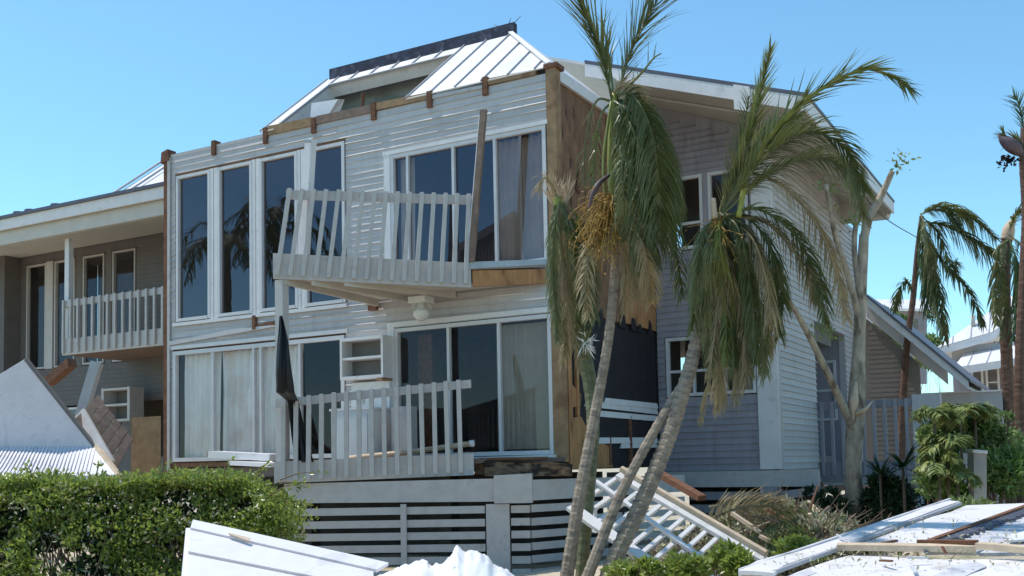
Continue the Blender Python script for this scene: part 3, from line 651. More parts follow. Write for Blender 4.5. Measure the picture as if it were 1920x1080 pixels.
bx('parapet_cap', M['white'], H, 3.0, 5.65, 12.56, 12.8, 3.023, 3.06)
#NEXT

# ================================================================== LEFT NEIGHBOUR UNIT
LH = thing('townhouse', 'shaded grey house at the far left edge with a white eave and small balcony', 'house', tuple(HOUSE + U * -12 + V * 3), -YAW)
WORLD[LH] = Matrix.Translation(HOUSE + U * -12 + V * 3) @ Matrix.Rotation(-YAW, 4, 'Z')
def L(u, v, z): return Vector((u + 12, v - 3, z))
def lbx(name, mt, par, x0, x1, y0, y1, z0, z1, label=None): return bx(name, mt, par, x0 + 12, x1 + 12, y0 - 3, y1 - 3, z0, z1, label)
PL = lambda a, z, o: L(a, 3.65 - o, z)
lw = [(-16.8, -16.05), (-15.72, -14.97), (-14.67, -13.91), (-13.61, -12.83)]
lholes = [(a - .02, b + .02, 4.2, 6.9) for a, b in lw] + [(-17.0, -13.3, 1.9, 3.25), (-12.9, -9.5, 1.9, 3.25)]
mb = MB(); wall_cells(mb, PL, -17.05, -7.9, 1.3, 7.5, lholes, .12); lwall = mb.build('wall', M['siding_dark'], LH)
for z0, z1 in ((1.4, 1.9), (3.3, 4.15), (4.2, 7.1)):
    mb = MB(); z = z0
    while z < z1:
        for a, b in ([(-17.05, -16.85), (-16.0, -15.77), (-14.92, -14.72), (-13.86, -13.66), (-12.78, -7.95)] if z0 == 4.2 and z < 6.9 else [(-17.05, -7.95)]):
            mb.hexa([PL(a, z, 0.001), PL(b, z, 0.001), PL(b, z, .016), PL(a, z, .016), PL(a, z + .107, 0.001), PL(b, z + .107, 0.001), PL(b, z + .107, .004), PL(a, z + .107, .004)])
        z += .107
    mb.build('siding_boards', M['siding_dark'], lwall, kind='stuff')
for a, b in lw: window(LH, PL, a, b, 4.22, 6.88, M['glass_clear'], w=.04, fm=M['greypaint'])
lbx('window_post', M['greypaint'], LH, -16.02, -15.76, 3.60, 3.645, 4.2, 6.9)
window(LH, PL, -16.9, -13.4, 1.95, 3.2, M['glass'], 'window_wall', mull=(-15.6, -14.6))
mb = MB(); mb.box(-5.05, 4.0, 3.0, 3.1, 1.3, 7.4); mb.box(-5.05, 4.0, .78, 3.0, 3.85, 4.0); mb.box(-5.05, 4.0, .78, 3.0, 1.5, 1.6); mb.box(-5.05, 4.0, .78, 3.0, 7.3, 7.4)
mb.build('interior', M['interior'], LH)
# projecting wall at the far left
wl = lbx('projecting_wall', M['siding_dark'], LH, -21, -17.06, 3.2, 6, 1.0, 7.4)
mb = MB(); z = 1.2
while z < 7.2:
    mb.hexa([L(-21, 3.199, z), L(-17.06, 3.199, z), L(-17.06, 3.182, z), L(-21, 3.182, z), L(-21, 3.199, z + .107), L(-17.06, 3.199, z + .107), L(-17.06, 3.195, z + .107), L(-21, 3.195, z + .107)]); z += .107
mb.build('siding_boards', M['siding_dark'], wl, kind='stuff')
# eave
lbx('fascia', M['white'], LH, -21, -7.95, 1.56, 1.62, 7.18, 7.42)
lbx('drip_edge', M['drip'], LH, -21, -7.95, 1.50, 1.75, 7.423, 7.49)
lbx('eave_beam', M['soffit'], LH, -21, -7.95, 1.68, 1.80, 6.87, 7.20)
lbx('soffit_panel', M['soffit'], LH, -21, -7.95, 1.80, 3.6, 7.12, 7.16)
MB().prism([L(-21, 1.6, 7.46), L(-7.95, 1.6, 7.46), L(-7.95, 9, 7.9), L(-21, 9, 7.9)], (0, 0, .03)).build('low_roof', M['roof'], LH)
rp = MB().prism([L(-11.25, 1.72, 7.5), L(-7.95, 1.72, 7.5), L(-7.95, 3.05, 8.55), L(-11.15, 3.05, 8.55)], (0, .05, .03)).build('upper_roof', M['roof'], LH)
if True:
    MB().beam(L(-11.25, 1.70, 7.56), L(-11.15, 3.03, 8.61), .06, .04).build('roof_seam', M['seam'], rp)
    MB().beam(L(-10.7, 1.70, 7.56), L(-10.6, 2.98, 8.58), .05, .04).build('roof_seam', M['seam'], rp)
for k in range(7):
    u_ = -17.2 + k * .62 + rnd.uniform(-.2, .2)
    MB().prism([L(u_, 1.62, 7.49), L(u_ + .35, 1.62, 7.49), L(u_ + .3, 1.62, 7.56), L(u_ + .12, 1.62, 7.58)], (0, .3, .02)).build('lifted_shingle', M['drip'], LH)
# balcony of the left unit
lb = lbx('balcony_deck', M['oldwood'], LH, -13.2, -7.95, 2.05, 3.6, 4.22, 4.36)
lr = lbx('balcony_rail', M['greypaint'], LH, -13.26, -8.0, 1.98, 2.03, 4.22, 4.58, label='small grey balcony railing of the left house')
lbx('top_rail', M['greypaint'], lr, -13.26, -8.0, 1.98, 2.03, 5.30, 5.44)
for k in range(22):
    u_ = -13.22 + k * .24
    bevel(lbx('baluster', M['greypaint'], lr, u_, u_ + .06, 1.925, 1.978, 4.26, 5.45), .006)
lbx('balcony_post', M['white'], LH, -13.28, -13.14, 2.04, 2.16, 4.37, 6.86)
sh = lbx('wall_shelf', M['greypaint'], LH, -13.10, -13.02, 2.9, 3.3, 2.75, 3.52)
lbx('shelf_side', M['greypaint'], sh, -12.24, -12.16, 2.9, 3.3, 2.75, 3.52); lbx('shelf_back', M['interior'], sh, -13.02, -12.24, 3.26, 3.3, 2.75, 3.52)
for z in (2.75, 3.1, 3.46): lbx('shelf_board', M['greypaint'], sh, -13.02, -12.24, 2.9, 3.26, z, z + .05)

# ================================================================== LOOSE THINGS ON AND AROUND THE HOUSE
def hwz(u, v, z): return hw(u, v, z)
# ceiling light under the balcony
cl = thing('porch_light', 'white ceiling light with frosted globe under the hanging balcony', 'light', tuple(hw(-2.02, -.36, 3.86)), -YAW)
MB().tube([(0, 0, .36), (0, 0, .29)], [.09, .09], 12).build('mount', M['steel'], cl)
MB().box(-.15, .15, -.13, .13, .19, .288).build('housing', M['lightglass'], cl)
MB().tube([(0, 0, .19), (0, 0, .12), (0, 0, .10)], [.06, .06, .1], 12).build('neck', M['lightglass'], cl)
MB().tube([(0, 0, .095), (0, 0, .06), (0, 0, .0), (0, 0, -.05), (0, 0, -.075)], [.11, .13, .12, .08, .03], 16).build('globe', M['lightglass'], cl)
for k in range(4): MB().beam((.10 * cos(k * pi / 2 + .7), .10 * sin(k * pi / 2 + .7), .19), (.15 * cos(k * pi / 2 + .7), .15 * sin(k * pi / 2 + .7), .11), .02, .01).build('arm', M['lightglass'], cl)

# leaning post and board on the upper balcony
P0, P1 = hw(-2.98, -1.92, 4.50), hw(-2.84, -1.90, 6.30)
o = thing('leaning_post', 'broken white post leaning behind the upper balcony rail', 'post', tuple(P0))
MB().beam(P0, P1, .12, .12, (-V)).build('shaft', M['white'], o, world=True)
MB().beam(P0 + (P1 - P0) * .97 - V * .075, P1 - V * .075 - Vector((0, 0, .02)), .02, .10).build('bracket', M['steel'], o, world=True)
P0, P1 = hw(-.94, -.66, 4.52), hw(-.72, -.60, 6.72)
o = thing('leaning_board', 'thin splintered board leaning upright at the torn end of the upper balcony', 'board', tuple(P0))
MB().beam(P0, P1, .05, .10, U).build('face', M['oldwood'], o, world=True)
MB().beam(P0 - U * .052 - V * .004, P0.lerp(P1, .97) - U * .052 - V * .004, .045, .012, U).build('painted_edge', M['panelwhite'], o, world=True)
# black cloth
def cloth_strip(pts, wid, fold=.03):
    mb = MB(); n = len(pts)
    def fn(i, j):
        t = j * (n - 1); k = min(int(t), n - 2); f = t - k
        p = pts[k].lerp(pts[k + 1], f); w = wid[k] * (1 - f) + wid[k + 1] * f
        return p + RT * (w * (i - .5)) + FW * (fold * sin(i * 11 + j * 6) + .02 * sin(j * 17))
    mb.grid(fn, 10, 24); return mb
mb = cloth_strip([at(527, 592, 13.55), at(530, 640, 13.5), at(532, 700, 13.45), at(534, 735, 13.5), at(550, 752, 14.5), at(560, 815, 14.5), at(572, 866, 14.5)], [.04, .15, .21, .23, .14, .2, .26])
solidify(single(mb, 'black_cloth', M['black'], 'black torn cloth hanging down the balcony post', 'cloth'), .006)
# small wall cabinet
wc = thing('wall_cabinet', 'open white cabinet with one shelf hanging on the lower front wall', 'cabinet', tuple(hw(-3.6, -.31, 2.98)), -YAW)
for n_, b_ in (('side_panel', (-.02, .02, 0, .28, 0, .66)), ('side_panel', (.78, .82, 0, .28, 0, .66)), ('top_panel', (.02, .78, 0, .28, .61, .66)), ('bottom_panel', (.02, .78, 0, .28, 0, .05)), ('shelf', (.02, .78, .01, .27, .31, .35))):
    MB().box(*b_).build(n_, M['white'], wc)
MB().box(.02, .78, .265, .278, .05, .61).build('back_panel', M['interior'], wc)
MB().box(.70, .80, -.01, .27, -.045, -.002).build('bottom_rail', M['rawwood'], wc)
lp = thing('wall_box', 'cream boxed panel below the open cabinet on the lower wall', 'panel', tuple(hw(-3.55, -.12, 2.5)), -YAW)
MB().box(0, .75, 0, .09, 0, .44).build('body', M['applwhite'], lp); MB().box(.2, .26, -.02, -.002, .1, .3).build('handle', M['greypaint'], lp)
ac = thing('appliance_box', 'white boxy cabinet standing behind the lower balusters', 'appliance', tuple(hw(-3.45, -.75, 1.66)), -YAW)
MB().box(0, .72, 0, .55, 0, .80).build('body', M['applwhite'], ac)
MB().box(-.02, .74, -.02, .57, .803, .84).build('top', M['white'], ac)
MB().box(.03, .69, -.012, -.002, .05, .74).build('door', M['applwhite'], ac)
for a in (.35, .62): MB().box(a, a + .05, -.03, -.013, .03, .10).build('foot_clip', M['black'], ac)
MB().box(.95, 1.25, .25, .5, 0, .84).build('grille', M['greypaint'], ac)
pp = thing('pipe', 'pale round pipe lying across the lower deck', 'pipe', tuple(hw(-2.6, -.9, 1.72)))
MB().tube([hw(-2.9, -1.1, 1.73), hw(-1.9, -.95, 1.80), hw(-.92, -.80, 1.90)], .04, 10).build('tube', M['palewood'], pp, world=True)
MB().tube([hw(-.93, -.802, 1.899), hw(-.87, -.79, 1.905)], .05, 10).build('collar', M['white'], pp, world=True)
for i, (p, q, w, h, mt, lab) in enumerate((((405, 852, 16.0), (520, 858, 15.2), .3, .10, 'white', 'broken white board lying on the deck edge before the curtains'),
                                        ((440, 868, 15.6), (520, 872, 14.6), .22, .06, 'panelwhite', 'lower white scrap board on the deck above the hedge'))):
    p_, q_ = at(*p), at(*q)
    o = thing('broken_board', lab, 'board', tuple(p_))
    MB().beam(p_, q_, w, h).build('plank', M[mt], o, world=True); MB().beam(p_ - (q_ - p_) * .04, p_, w * .8, h * .8).build('splintered_end', M['rawwood'], o, world=True)
# white scrap in the roof hole and twigs on the ridge
mb = MB(); a = hw(-4.75, .35, 7.52)
mb.hexa([a, a + U * .35, a + U * .42 + V * .2, a + V * .2, a + U * .04 + Vector((0, 0, .34)), a + U * .62 + Vector((0, 0, .30)), a + U * .60 + V * .2 + Vector((0, 0, .36)), a + U * .05 + V * .2 + Vector((0, 0, .40))])
single(mb, 'flashing_scrap', M['sheet'], 'crumpled white metal scrap standing in the torn roof opening', 'scrap')
mb = MB(); a = hw(-1.62, 1.85, 9.02)
for k in range(7): mb.tube([a + U * rnd.uniform(-.1, .1), a + U * rnd.uniform(-.35, .25) + Vector((0, 0, rnd.uniform(.02, .25)))], [.012, .004], 5)
single(mb, 'ridge_twigs', M['twig'], 'twigs caught on the right end of the black ridge', 'twigs')

# fallen roof panel at the left
fp = thing('fallen_roof_panel', 'large ribbed white roof panel fallen against the left house above the hedge', 'roof panel', tuple(at(60, 950, 15.5)))
ap, bl, br, lo_l, lo_r = at(48, 674, 15.96), at(-220, 838, 15.9), at(178, 838, 15.9), at(-240, 905, 14.3), at(222, 890, 14.9)
tri = MB().prism([bl, br, ap], FW * .05); tri.build('steep_sheet', M['panelwhite'], fp, world=True)
MB().prism([lo_l, lo_r, br, bl], Vector((0, 0, -.05))).build('flat_sheet', M['panelwhite'], fp, world=True)
mb = MB()
n1 = (br - bl).cross(ap - bl).normalized(); n1 = n1 if n1.dot(FW) < 0 else -n1
n2 = (lo_r - lo_l).cross(bl - lo_l).normalized(); n2 = n2 if n2.z > 0 else -n2
for k in range(46):
    t = k / 45
    e0 = ap.lerp(br, t)                                   # on the right edge, ribs run parallel to the left edge
    dl_ = (bl - ap); ln = 1 - t
    e1 = e0 + dl_ * ln
    mb.beam(e0 + n1 * .004, e1 + n1 * .004, .022, .010, n1)
for k in range(60):
    t = k / 59; a = bl.lerp(br, t); b = lo_l.lerp(lo_r, t - .13) if t > .13 else None
    if b is None: continue
    mb.beam(a + n2 * .003, b + n2 * .003, .026, .008, n2)
mb.build('rib', M['panelwhite'], fp, world=True, kind='stuff')
MB().beam(ap - n1 * .03, br - n1 * .03, .04, .10, n1).build('edge_timber', M['siding_dark'], fp, world=True)
MB().beam(br - n1 * .03, lo_r - Vector((0, 0, .03)), .09, .08, n1).build('edge_timber', M['palewood'], fp, world=True)
# brown plank panel, plywood, leaning post, beam
bp = thing('plank_panel', 'torn panel of brown planks tilted beside the fallen roof panel', 'panel', tuple(at(200, 870, 16.3)))
q0, q1, q2, q3 = at(182, 742, 16.8), at(250, 825, 16.6), at(215, 885, 16.0), at(140, 785, 16.2)
for k in range(6):
    a, b = q0.lerp(q1, k / 6 + .008), q0.lerp(q1, (k + 1) / 6 - .008); c, d_ = q3.lerp(q2, (k + 1) / 6 - .008), q3.lerp(q2, k / 6 + .008)
    j = (b - a) * rnd.uniform(-.02, .02) + (a - d_) * rnd.uniform(-.04, .04)
    MB().prism([a + j, b + j, c + j, d_ + j], FW * .03).build('plank', M['oldwood'], bp, world=True)
ps = MB().prism([at(247, 783, 17.6), at(301, 780, 17.3), at(301, 890, 17.3), at(245, 890, 17.6)], FW * .02)
single(ps, 'plywood_sheet', M['rawwood'], 'tan plywood sheet standing upright against the left corner post', 'plywood')
lp_ = MB().beam(at(152, 782, 17.2), at(182, 680, 17.4), .16, .16, -FW)
single(lp_, 'leaning_post', M['greypaint'], 'grey post leaning under the small left balcony', 'post')
single(MB().beam(at(92, 716, 17.3), at(135, 680, 17.0), .16, .14), 'broken_beam', M['rust'], 'red brown broken beam end below the left balcony corner', 'beam')
single(MB().beam(at(205, 872, 15.6), at(150, 775, 16.4), .2, .05, -FW), 'broken_board', M['greypaint'], 'grey board lying along the edge of the fallen roof panel', 'board')

# ================================================================== FOLIAGE BUILDERS
def leaf_quad(mb, p, d, n, l, w):
    s_ = d.cross(n)
    if s_.length < 1e-4: return
    s_.normalize(); n2_ = s_.cross(d)
    i = len(mb.v)
    mb.v += [p, p + d * l * .5 + s_ * w * .5 + n2_ * w * .12, p + d * l, p + d * l * .5 - s_ * w * .5 + n2_ * w * .12]
    mb.f.append((i, i + 1, i + 2)); mb.f.append((i, i + 2, i + 3))
def rdir(): 
    while True:
        v = Vector((rnd.uniform(-1, 1), rnd.uniform(-1, 1), rnd.uniform(-1, 1)))
        if .05 < v.length < 1: return v.normalized()
def catmull(P, n):
    out = []; Q = [P[0] + (P[0] - P[1])] + list(P) + [P[-1] + (P[-1] - P[-2])]
    for i in range(len(P) - 1):
        a, b, c, d = Q[i:i + 4]
        for k in range(n):
            t = k / n
            out.append(0.5 * ((2 * b) + (c - a) * t + (2 * a - 5 * b + 4 * c - d) * t * t + (3 * b - a - 3 * c + d) * t ** 3))
    out.append(P[-1].copy()); return out
def frond(parent, pix, Lf, n, mt, droop=.5, wid=.024, start=.18, fwd=.55, spread=.8, miss=.08, side=None, rk=.014, dd=0.0, ragged=.25, name='frond'):
    """a pinnate palm leaf: stalk along the points, a row of leaflets on each side"""
    P = [p if isinstance(p, Vector) else at(*p) for p in pix]
    C = catmull(P, 8); N = len(C)
    mb = MB(); mb.open = True
    mb.tube(C, [rk * (1 - .8 * i / N) + .0025 for i in range(N)], 5)
    ref = side or (-FW)
    lg = [0.0]
    for i in range(1, N): lg.append(lg[-1] + (C[i] - C[i - 1]).length)
    T = lg[-1]; n = int(n * 1.6); wid *= .85; Lf *= 1.06
    for k in range(n):
        t = start + (1 - start) * (k + rnd.uniform(-.3, .3)) / n; t = max(start, min(.995, t)); d0 = t * T
        j = max(i for i in range(N) if lg[i] <= d0 + 1e-6); j = min(j, N - 2)
        f = (d0 - lg[j]) / max(1e-5, lg[j + 1] - lg[j]); p = C[j].lerp(C[j + 1], f); tg = (C[j + 1] - C[j]).normalized()
        s_ = tg.cross(ref); s_ = s_.normalized() if s_.length > 1e-3 else RT
        up_ = s_.cross(tg)
        prof = (.35 + .65 * sin(pi * min(1, (t - start) / (1 - start) * .85 + .12)))
        for sg in (-1, 1):
            if rnd.random() < miss: continue
            l = Lf * prof * rnd.uniform(1 - ragged, 1 + ragged * .5) * (.45 if rnd.random() < .12 else 1)
            d = (tg * (fwd + rnd.uniform(-.15, .15)) + s_ * sg * spread * rnd.uniform(.7, 1.1) + up_ * rnd.uniform(-.35, .45)).normalized()
            w = wid * rnd.uniform(.7, 1.15); q = p.copy(); i0 = len(mb.v); seg = 4
            for m_ in range(seg + 1):
                u_ = m_ / seg; ww = w * (1 - u_ ** 1.8) * .5 + .0008
                sd = d.cross(Vector((.3, .2, 1))); sd = sd.normalized() if sd.length > 1e-3 else RT
                sd = (sd + up_ * .5 * sg).normalized()
                mb.v += [q + sd * ww, q - sd * ww]
                d = (d + Vector((0, 0, -1)) * droop * (.25 + u_ * .5) * (l / .5) ** .5 + rdir() * .05).normalized()
                q = q + d * (l / seg)
            for m_ in range(seg):
                a = i0 + 2 * m_; mb.f.append((a, a + 1, a + 3, a + 2))
    mb.smooth = False
    return mb.build(name, mt, parent, world=True)
def trunk(parent, pix, rad, mt, rings=0.0, pitch=.09, name='trunk', n=10):
    P = [p if isinstance(p, Vector) else at(*p) for p in pix]
    C = catmull(P, 10); lg = [0.0]
    for i in range(1, len(C)): lg.append(lg[-1] + (C[i] - C[i - 1]).length)
    T = lg[-1]; M_ = max(12, int(T / (pitch / 4 if rings else .12)))
    pts = []; rr = []
    for k in range(M_ + 1):
        d = T * k / M_; j = min(max(i for i in range(len(C)) if lg[i] <= d + 1e-6), len(C) - 2)
        pts.append(C[j].lerp(C[j + 1], (d - lg[j]) / max(1e-6, lg[j + 1] - lg[j])))
        t = k / M_ * (len(rad) - 1); i = min(int(t), len(rad) - 2); r = rad[i] * (1 - t + i) + rad[i + 1] * (t - i)
        if rings:
            ph = (k % 4) / 4.0; r *= 1 + rings * (ph - .4) + rnd.uniform(-.02, .02)
        else: r *= 1 + .07 * noise.noise(Vector((d * 2.5, 3, rad[0] * 40)))
        rr.append(r)
    mb = MB(); mb.tube(pts, rr, n); mb.open = True
    if rings: mb.smooth = False
    return mb.build(name, mt, parent, world=True)
def leaf_cloud(parent, blobs, n, l, w, mt, name='foliage', hole=.0, nscale=1.6, upb=.3, world=True, shell=.55):
    mb = MB(); mb.open = True
    tot = sum(b[1].x * b[1].y + b[1].y * b[1].z + b[1].x * b[1].z for b in blobs)
    for c, r in blobs:
        k = int(n * (r.x * r.y + r.y * r.z + r.x * r.z) / tot); i = 0; tries = 0
        while i < k and tries < k * 6:
            tries += 1
            d = rdir(); s_ = shell + (1.05 - shell) * rnd.random() ** .6
            p = c + Vector((d.x * r.x, d.y * r.y, d.z * r.z)) * s_
            if noise.noise(p * nscale * 1.7) < hole - .25: continue
            dr = (d * .5 + rdir() * .8 + Vector((0, 0, upb))).normalized()
            leaf_quad(mb, p, dr, (rdir() + Vector((0, 0, .9)) + d * .5).normalized(), l * rnd.uniform(.6, 1.2), w * rnd.uniform(.6, 1.2)); i += 1
    return mb.build(name, mt, parent, world=world, kind='stuff')
def twigs(parent, base, tips, r, mt, name='branch', jit=.1):
    mb = MB()
    for t in tips:
        b = base + Vector((rnd.uniform(-jit, jit), rnd.uniform(-jit, jit), 0))
        m_ = b.lerp(t, .5) + rdir() * (t - b).length * .12
        mb.tube(catmull([b, m_, t], 4), [r * (1 - .75 * k / 8) for k in range(9)], 5)
    mb.open = True
    return mb.build(name, mt, parent, world=True, kind='stuff')

# ================================================================== HEDGE
hd = thing('hedge', 'clipped bright green leafy hedge across the lower left', 'hedge', tuple(at(250, 1400, 10.8).xy) + (0.0,))
mb = MB(); mb.open = True
def hedge_top(x): return 1.49 + .07 * noise.noise(Vector((x * 1.3, 2, 0))) + .07 * noise.noise(Vector((x * 3.5, 7, 0))) - .25 * max(0, (x + 2.95) / .5) ** 1.5
cnt = 0
HX0, HX1, HY0, HY1 = -6.6, -2.42, 10.3, 11.5
while cnt < 40000:
    x = rnd.uniform(HX0, HX1); tp = hedge_top(x)
    r_ = rnd.random()
    if r_ < .42: y, z = rnd.uniform(HY0 + .3, HY1), tp - abs(rnd.gauss(0, .05)) + (.12 * rnd.random() ** 6)
    elif r_ < .92:
        y, z = HY0 + abs(rnd.gauss(0, .09)) - .02 + .10 * noise.noise(Vector((x * 1.6, 0, rnd.uniform(0, 1.5) * 0))) , rnd.uniform(0.15, tp)
        y += .30 * noise.noise(Vector((x * 1.5, 5, z * 1.9))) + .05 + .55 * max(0, z / 1.5) ** 2 - .2
    else: x = HX1 + rnd.gauss(0, .10); y, z = rnd.uniform(HY0, HY1), rnd.uniform(.3, hedge_top(min(x, HX1)))
    p = Vector((x, y, z))
    dens = noise.noise(p * 2.3) + .6 * noise.noise(p * 6.0)
    low = max(0, (1.0 - z)) * .35
    if dens < (-.22 if z > 1.02 else -.10 + .12 * noise.noise(Vector((x * .8, 0, 4)))) and r_ > .3: continue
    d = (rdir() + Vector((0, -.5, .55))).normalized()
    leaf_quad(mb, p, d, (rdir() * .75 + Vector((-.2, -.25, .85))).normalized(), rnd.uniform(.04, .08), rnd.uniform(.02, .038)); cnt += 1
mb.build('foliage', M['leaf'], hd, world=True, kind='stuff')
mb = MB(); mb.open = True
for k in range(15000):      # dark green inner leaves behind the shell paint the hedge's inner shade
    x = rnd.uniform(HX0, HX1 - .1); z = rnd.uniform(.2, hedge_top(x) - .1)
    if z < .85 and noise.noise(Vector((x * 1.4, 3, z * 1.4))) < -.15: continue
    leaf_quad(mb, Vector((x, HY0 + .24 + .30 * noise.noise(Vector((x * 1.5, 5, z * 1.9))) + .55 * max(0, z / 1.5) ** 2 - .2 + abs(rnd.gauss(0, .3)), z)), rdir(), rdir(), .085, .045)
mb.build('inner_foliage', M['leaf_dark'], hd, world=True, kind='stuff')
mb = MB(); mb.open = True
for k in range(420):
    x = rnd.uniform(HX0, HX1); b = Vector((x, rnd.uniform(HY0 + .2, HY1 - .3), 0)); zt_ = rnd.uniform(.5, 1.15) if k % 6 else rnd.uniform(.9, hedge_top(x) + .02); t = Vector((x + rnd.gauss(0, .3), HY0 + .02 + .55 * (zt_ / 1.5) ** 2 + rnd.uniform(-.1, .35), zt_))
    mb.tube(catmull([b, b.lerp(t, .5) + rdir() * .12, t], 3), [rnd.uniform(.007, .016) * (1 - .6 * q / 6) for q in range(7)], 4)
mb.build('stem', M['stem'], hd, world=True, kind='stuff')
mb = MB(); mb.open = True
for k in range(1100):
    x = rnd.uniform(HX0, HX1); z = hedge_top(x) - rnd.random() ** 1.4 * 1.1; leaf_quad(mb, Vector((x, HY0 + rnd.uniform(-.02, .15) + .3 * noise.noise(Vector((x * 1.5, 5, z * 1.9))) + .55 * max(0, z / 1.5) ** 2 - .2, z)), rdir(), rdir(), .06, .03)
mb.build('dry_leaves', M['leaf_dry'], hd, world=True, kind='stuff')
for (px, py, tx, ty, k) in ((505, 930, 565, 905, 26), (500, 960, 555, 930, 20), (520, 905, 575, 915, 14), (515, 975, 548, 1000, 16), (480, 900, 500, 868, 14), (420, 890, 430, 862, 12), (330, 892, 322, 868, 10), (180, 892, 190, 866, 12), (60, 895, 50, 872, 10), (510, 945, 580, 945, 18), (525, 900, 600, 885, 10)):
    a, b = at(px, py, 10.6), at(tx, ty, 10.5)
    tw = MB(); tw.tube(catmull([a, a.lerp(b, .5) + Vector((0, 0, .03)), b], 4), [.008, .007, .007, .006, .005, .005, .004, .003, .002], 4); sp = tw.build('sprig', M['twig'], hd, world=True)
    lm = MB(); lm.open = True
    for q in range(k): leaf_quad(lm, a.lerp(b, rnd.uniform(.3, 1.05)) + rdir() * .03, (rdir() + (b - a).normalized()).normalized(), rdir(), .06, .028)
    lm.build('leaf', M['leaf'], sp, world=True, kind='stuff')

# ================================================================== PALMS
PG = 'palms in front of the house'
pa = thing('palm_tree', 'tallest front palm with upright fronds at the frame top and orange flower stalks', 'palm tree', tuple(at(1052, 1160, 10.6).xy) + (0.0,), group=PG)
trunk(pa, [at(1046, 1180, 10.6), (1062, 1085, 10.7), (1085, 940, 10.8), (1115, 780, 11), (1140, 640, 11.1), (1152, 520, 11.2), (1157, 440, 11.2)], [.078, .072, .066, .06, .054, .052, .052], M['bark'], .08, .085)
trunk(pa, [(1157, 445, 11.2), (1150, 380, 11.2), (1146, 300, 11.2), (1148, 220, 11.2), (1152, 175, 11.2)], [.055, .05, .045, .04, .03], M['shaft'], name='crownshaft')
trunk(pa, [(1143, 470, 11.15), (1136, 380, 11.1), (1132, 300, 11.1), (1146, 190, 11.1)], [.02, .022, .02, .015], M['rachis'], name='stalk')
g2 = M['palm']; g3 = M['palm_blue']
frond(pa, [(1150, 200, 11.2), (1128, 100, 11.1), (1102, 40, 11.0), (1072, -30, 10.8), (1040, -110, 10.6)], .62, 44, g3, .10, .022, .12, 1.0, .35, .12)
frond(pa, [(1153, 195, 11.2), (1182, 100, 11.2), (1212, 40, 11.2), (1248, -30, 11.2), (1290, -110, 11.2)], .62, 46, g3, .16, .022, .10, .95, .38, .10)
frond(pa, [(1151, 190, 11.25), (1142, 110, 11.3), (1128, 30, 11.4)], .35, 16, g2, .05, .014, .3, .8, .5, .4)
frond(pa, [(1155, 185, 11.2), (1200, 140, 11.0), (1225, 110, 10.9), (1240, 100, 10.9)], .25, 8, g2, .1, .010, .3, .6, .7, .4)
frond(pa, [(1153, 180, 11.2), (1185, 178, 10.9), (1218, 235, 10.7), (1235, 330, 10.7), (1240, 450, 10.8)], .62, 60, g3, 1.0, .026, .12, .6, .6)
frond(pa, [(1153, 190, 11.1), (1180, 215, 10.9), (1200, 300, 10.8), (1208, 390, 10.8), (1212, 490, 10.9)], .55, 60, g3, 1.0, .026, .10, .6, .6)
frond(pa, [(1153, 195, 11.2), (1172, 230, 11.2), (1185, 320, 11.3), (1190, 420, 11.3)], .50, 48, g2, 1.0, .024, .10, .6, .6)
frond(pa, [(1155, 185, 11.3), (1205, 220, 11.3), (1240, 330, 11.2), (1262, 440, 11.2), (1282, 560, 11.2)], .42, 54, g3, .9, .022, .15, .7, .5, .15)
frond(pa, [(1148, 190, 11.2), (1118, 190, 11.2), (1098, 260, 11.3), (1094, 350, 11.3)], .24, 11, M['palm_olive'], .9, .016, .2, .7, .5, .35)
frond(pa, [(1150, 190, 11.3), (1128, 215, 11.3), (1115, 290, 11.4), (1116, 380, 11.4)], .26, 12, g2, .9, .018, .2, .7, .5, .3)
frond(pa, [(1158, 330, 11.2), (1178, 380, 11.1), (1188, 460, 11.0), (1192, 560, 11.0)], .35, 34, M['palm_dead'], 1.0, .018, .05, .7, .35)
frond(pa, [(1160, 350, 11.15), (1168, 420, 11.0), (1172, 500, 11.0), (1170, 590, 11.0)], .30, 26, M['palm_dead'], 1.0, .016, .05, .7, .3)
frond(pa, [(1150, 175, 11.2), (1165, 160, 11.0), (1190, 165, 10.9), (1205, 185, 10.9)], .25, 14, M['palm_dead'], .8, .016, .1, .6, .5)
mb = MB(); mb.open = True
for k in range(150):
    a = at(1148 + rnd.uniform(-4, 4), 375 + rnd.uniform(-10, 25), 11.1); b = at(rnd.gauss(1120, 22), rnd.gauss(425, 26), rnd.uniform(10.8, 11.2)) + rdir() * .05
    mb.tube(catmull([a, a.lerp(b, .5) + Vector((0, 0, .08)), b, b + Vector((rnd.uniform(-.05, .05), 0, -rnd.uniform(.03, .14)))], 3), .0045, 4, cap=False)
    for q in range(5): leaf_quad(mb, b + rdir() * .06, rdir(), rdir(), .035, .02)
mb.build('flower_cluster', M['fruit'], pa, world=True)
mb = MB(); mb.tube(catmull([at(1142, 328, 11.05), at(1122, 345, 10.95), at(1110, 368, 10.9), at(1104, 398, 10.9)], 4), [.016, .02, .024, .026, .028, .03, .03, .028, .025, .02, .014, .01, .004], 7)
mb.build('spathe', M['spathe'], pa, world=True)
frond(pa, [(1150, 420, 11.0), (1130, 460, 11.0), (1100, 480, 11.1), (1085, 540, 11.2)], .25, 26, M['palm_dead'], 1.0, .014, .1, .7, .5)

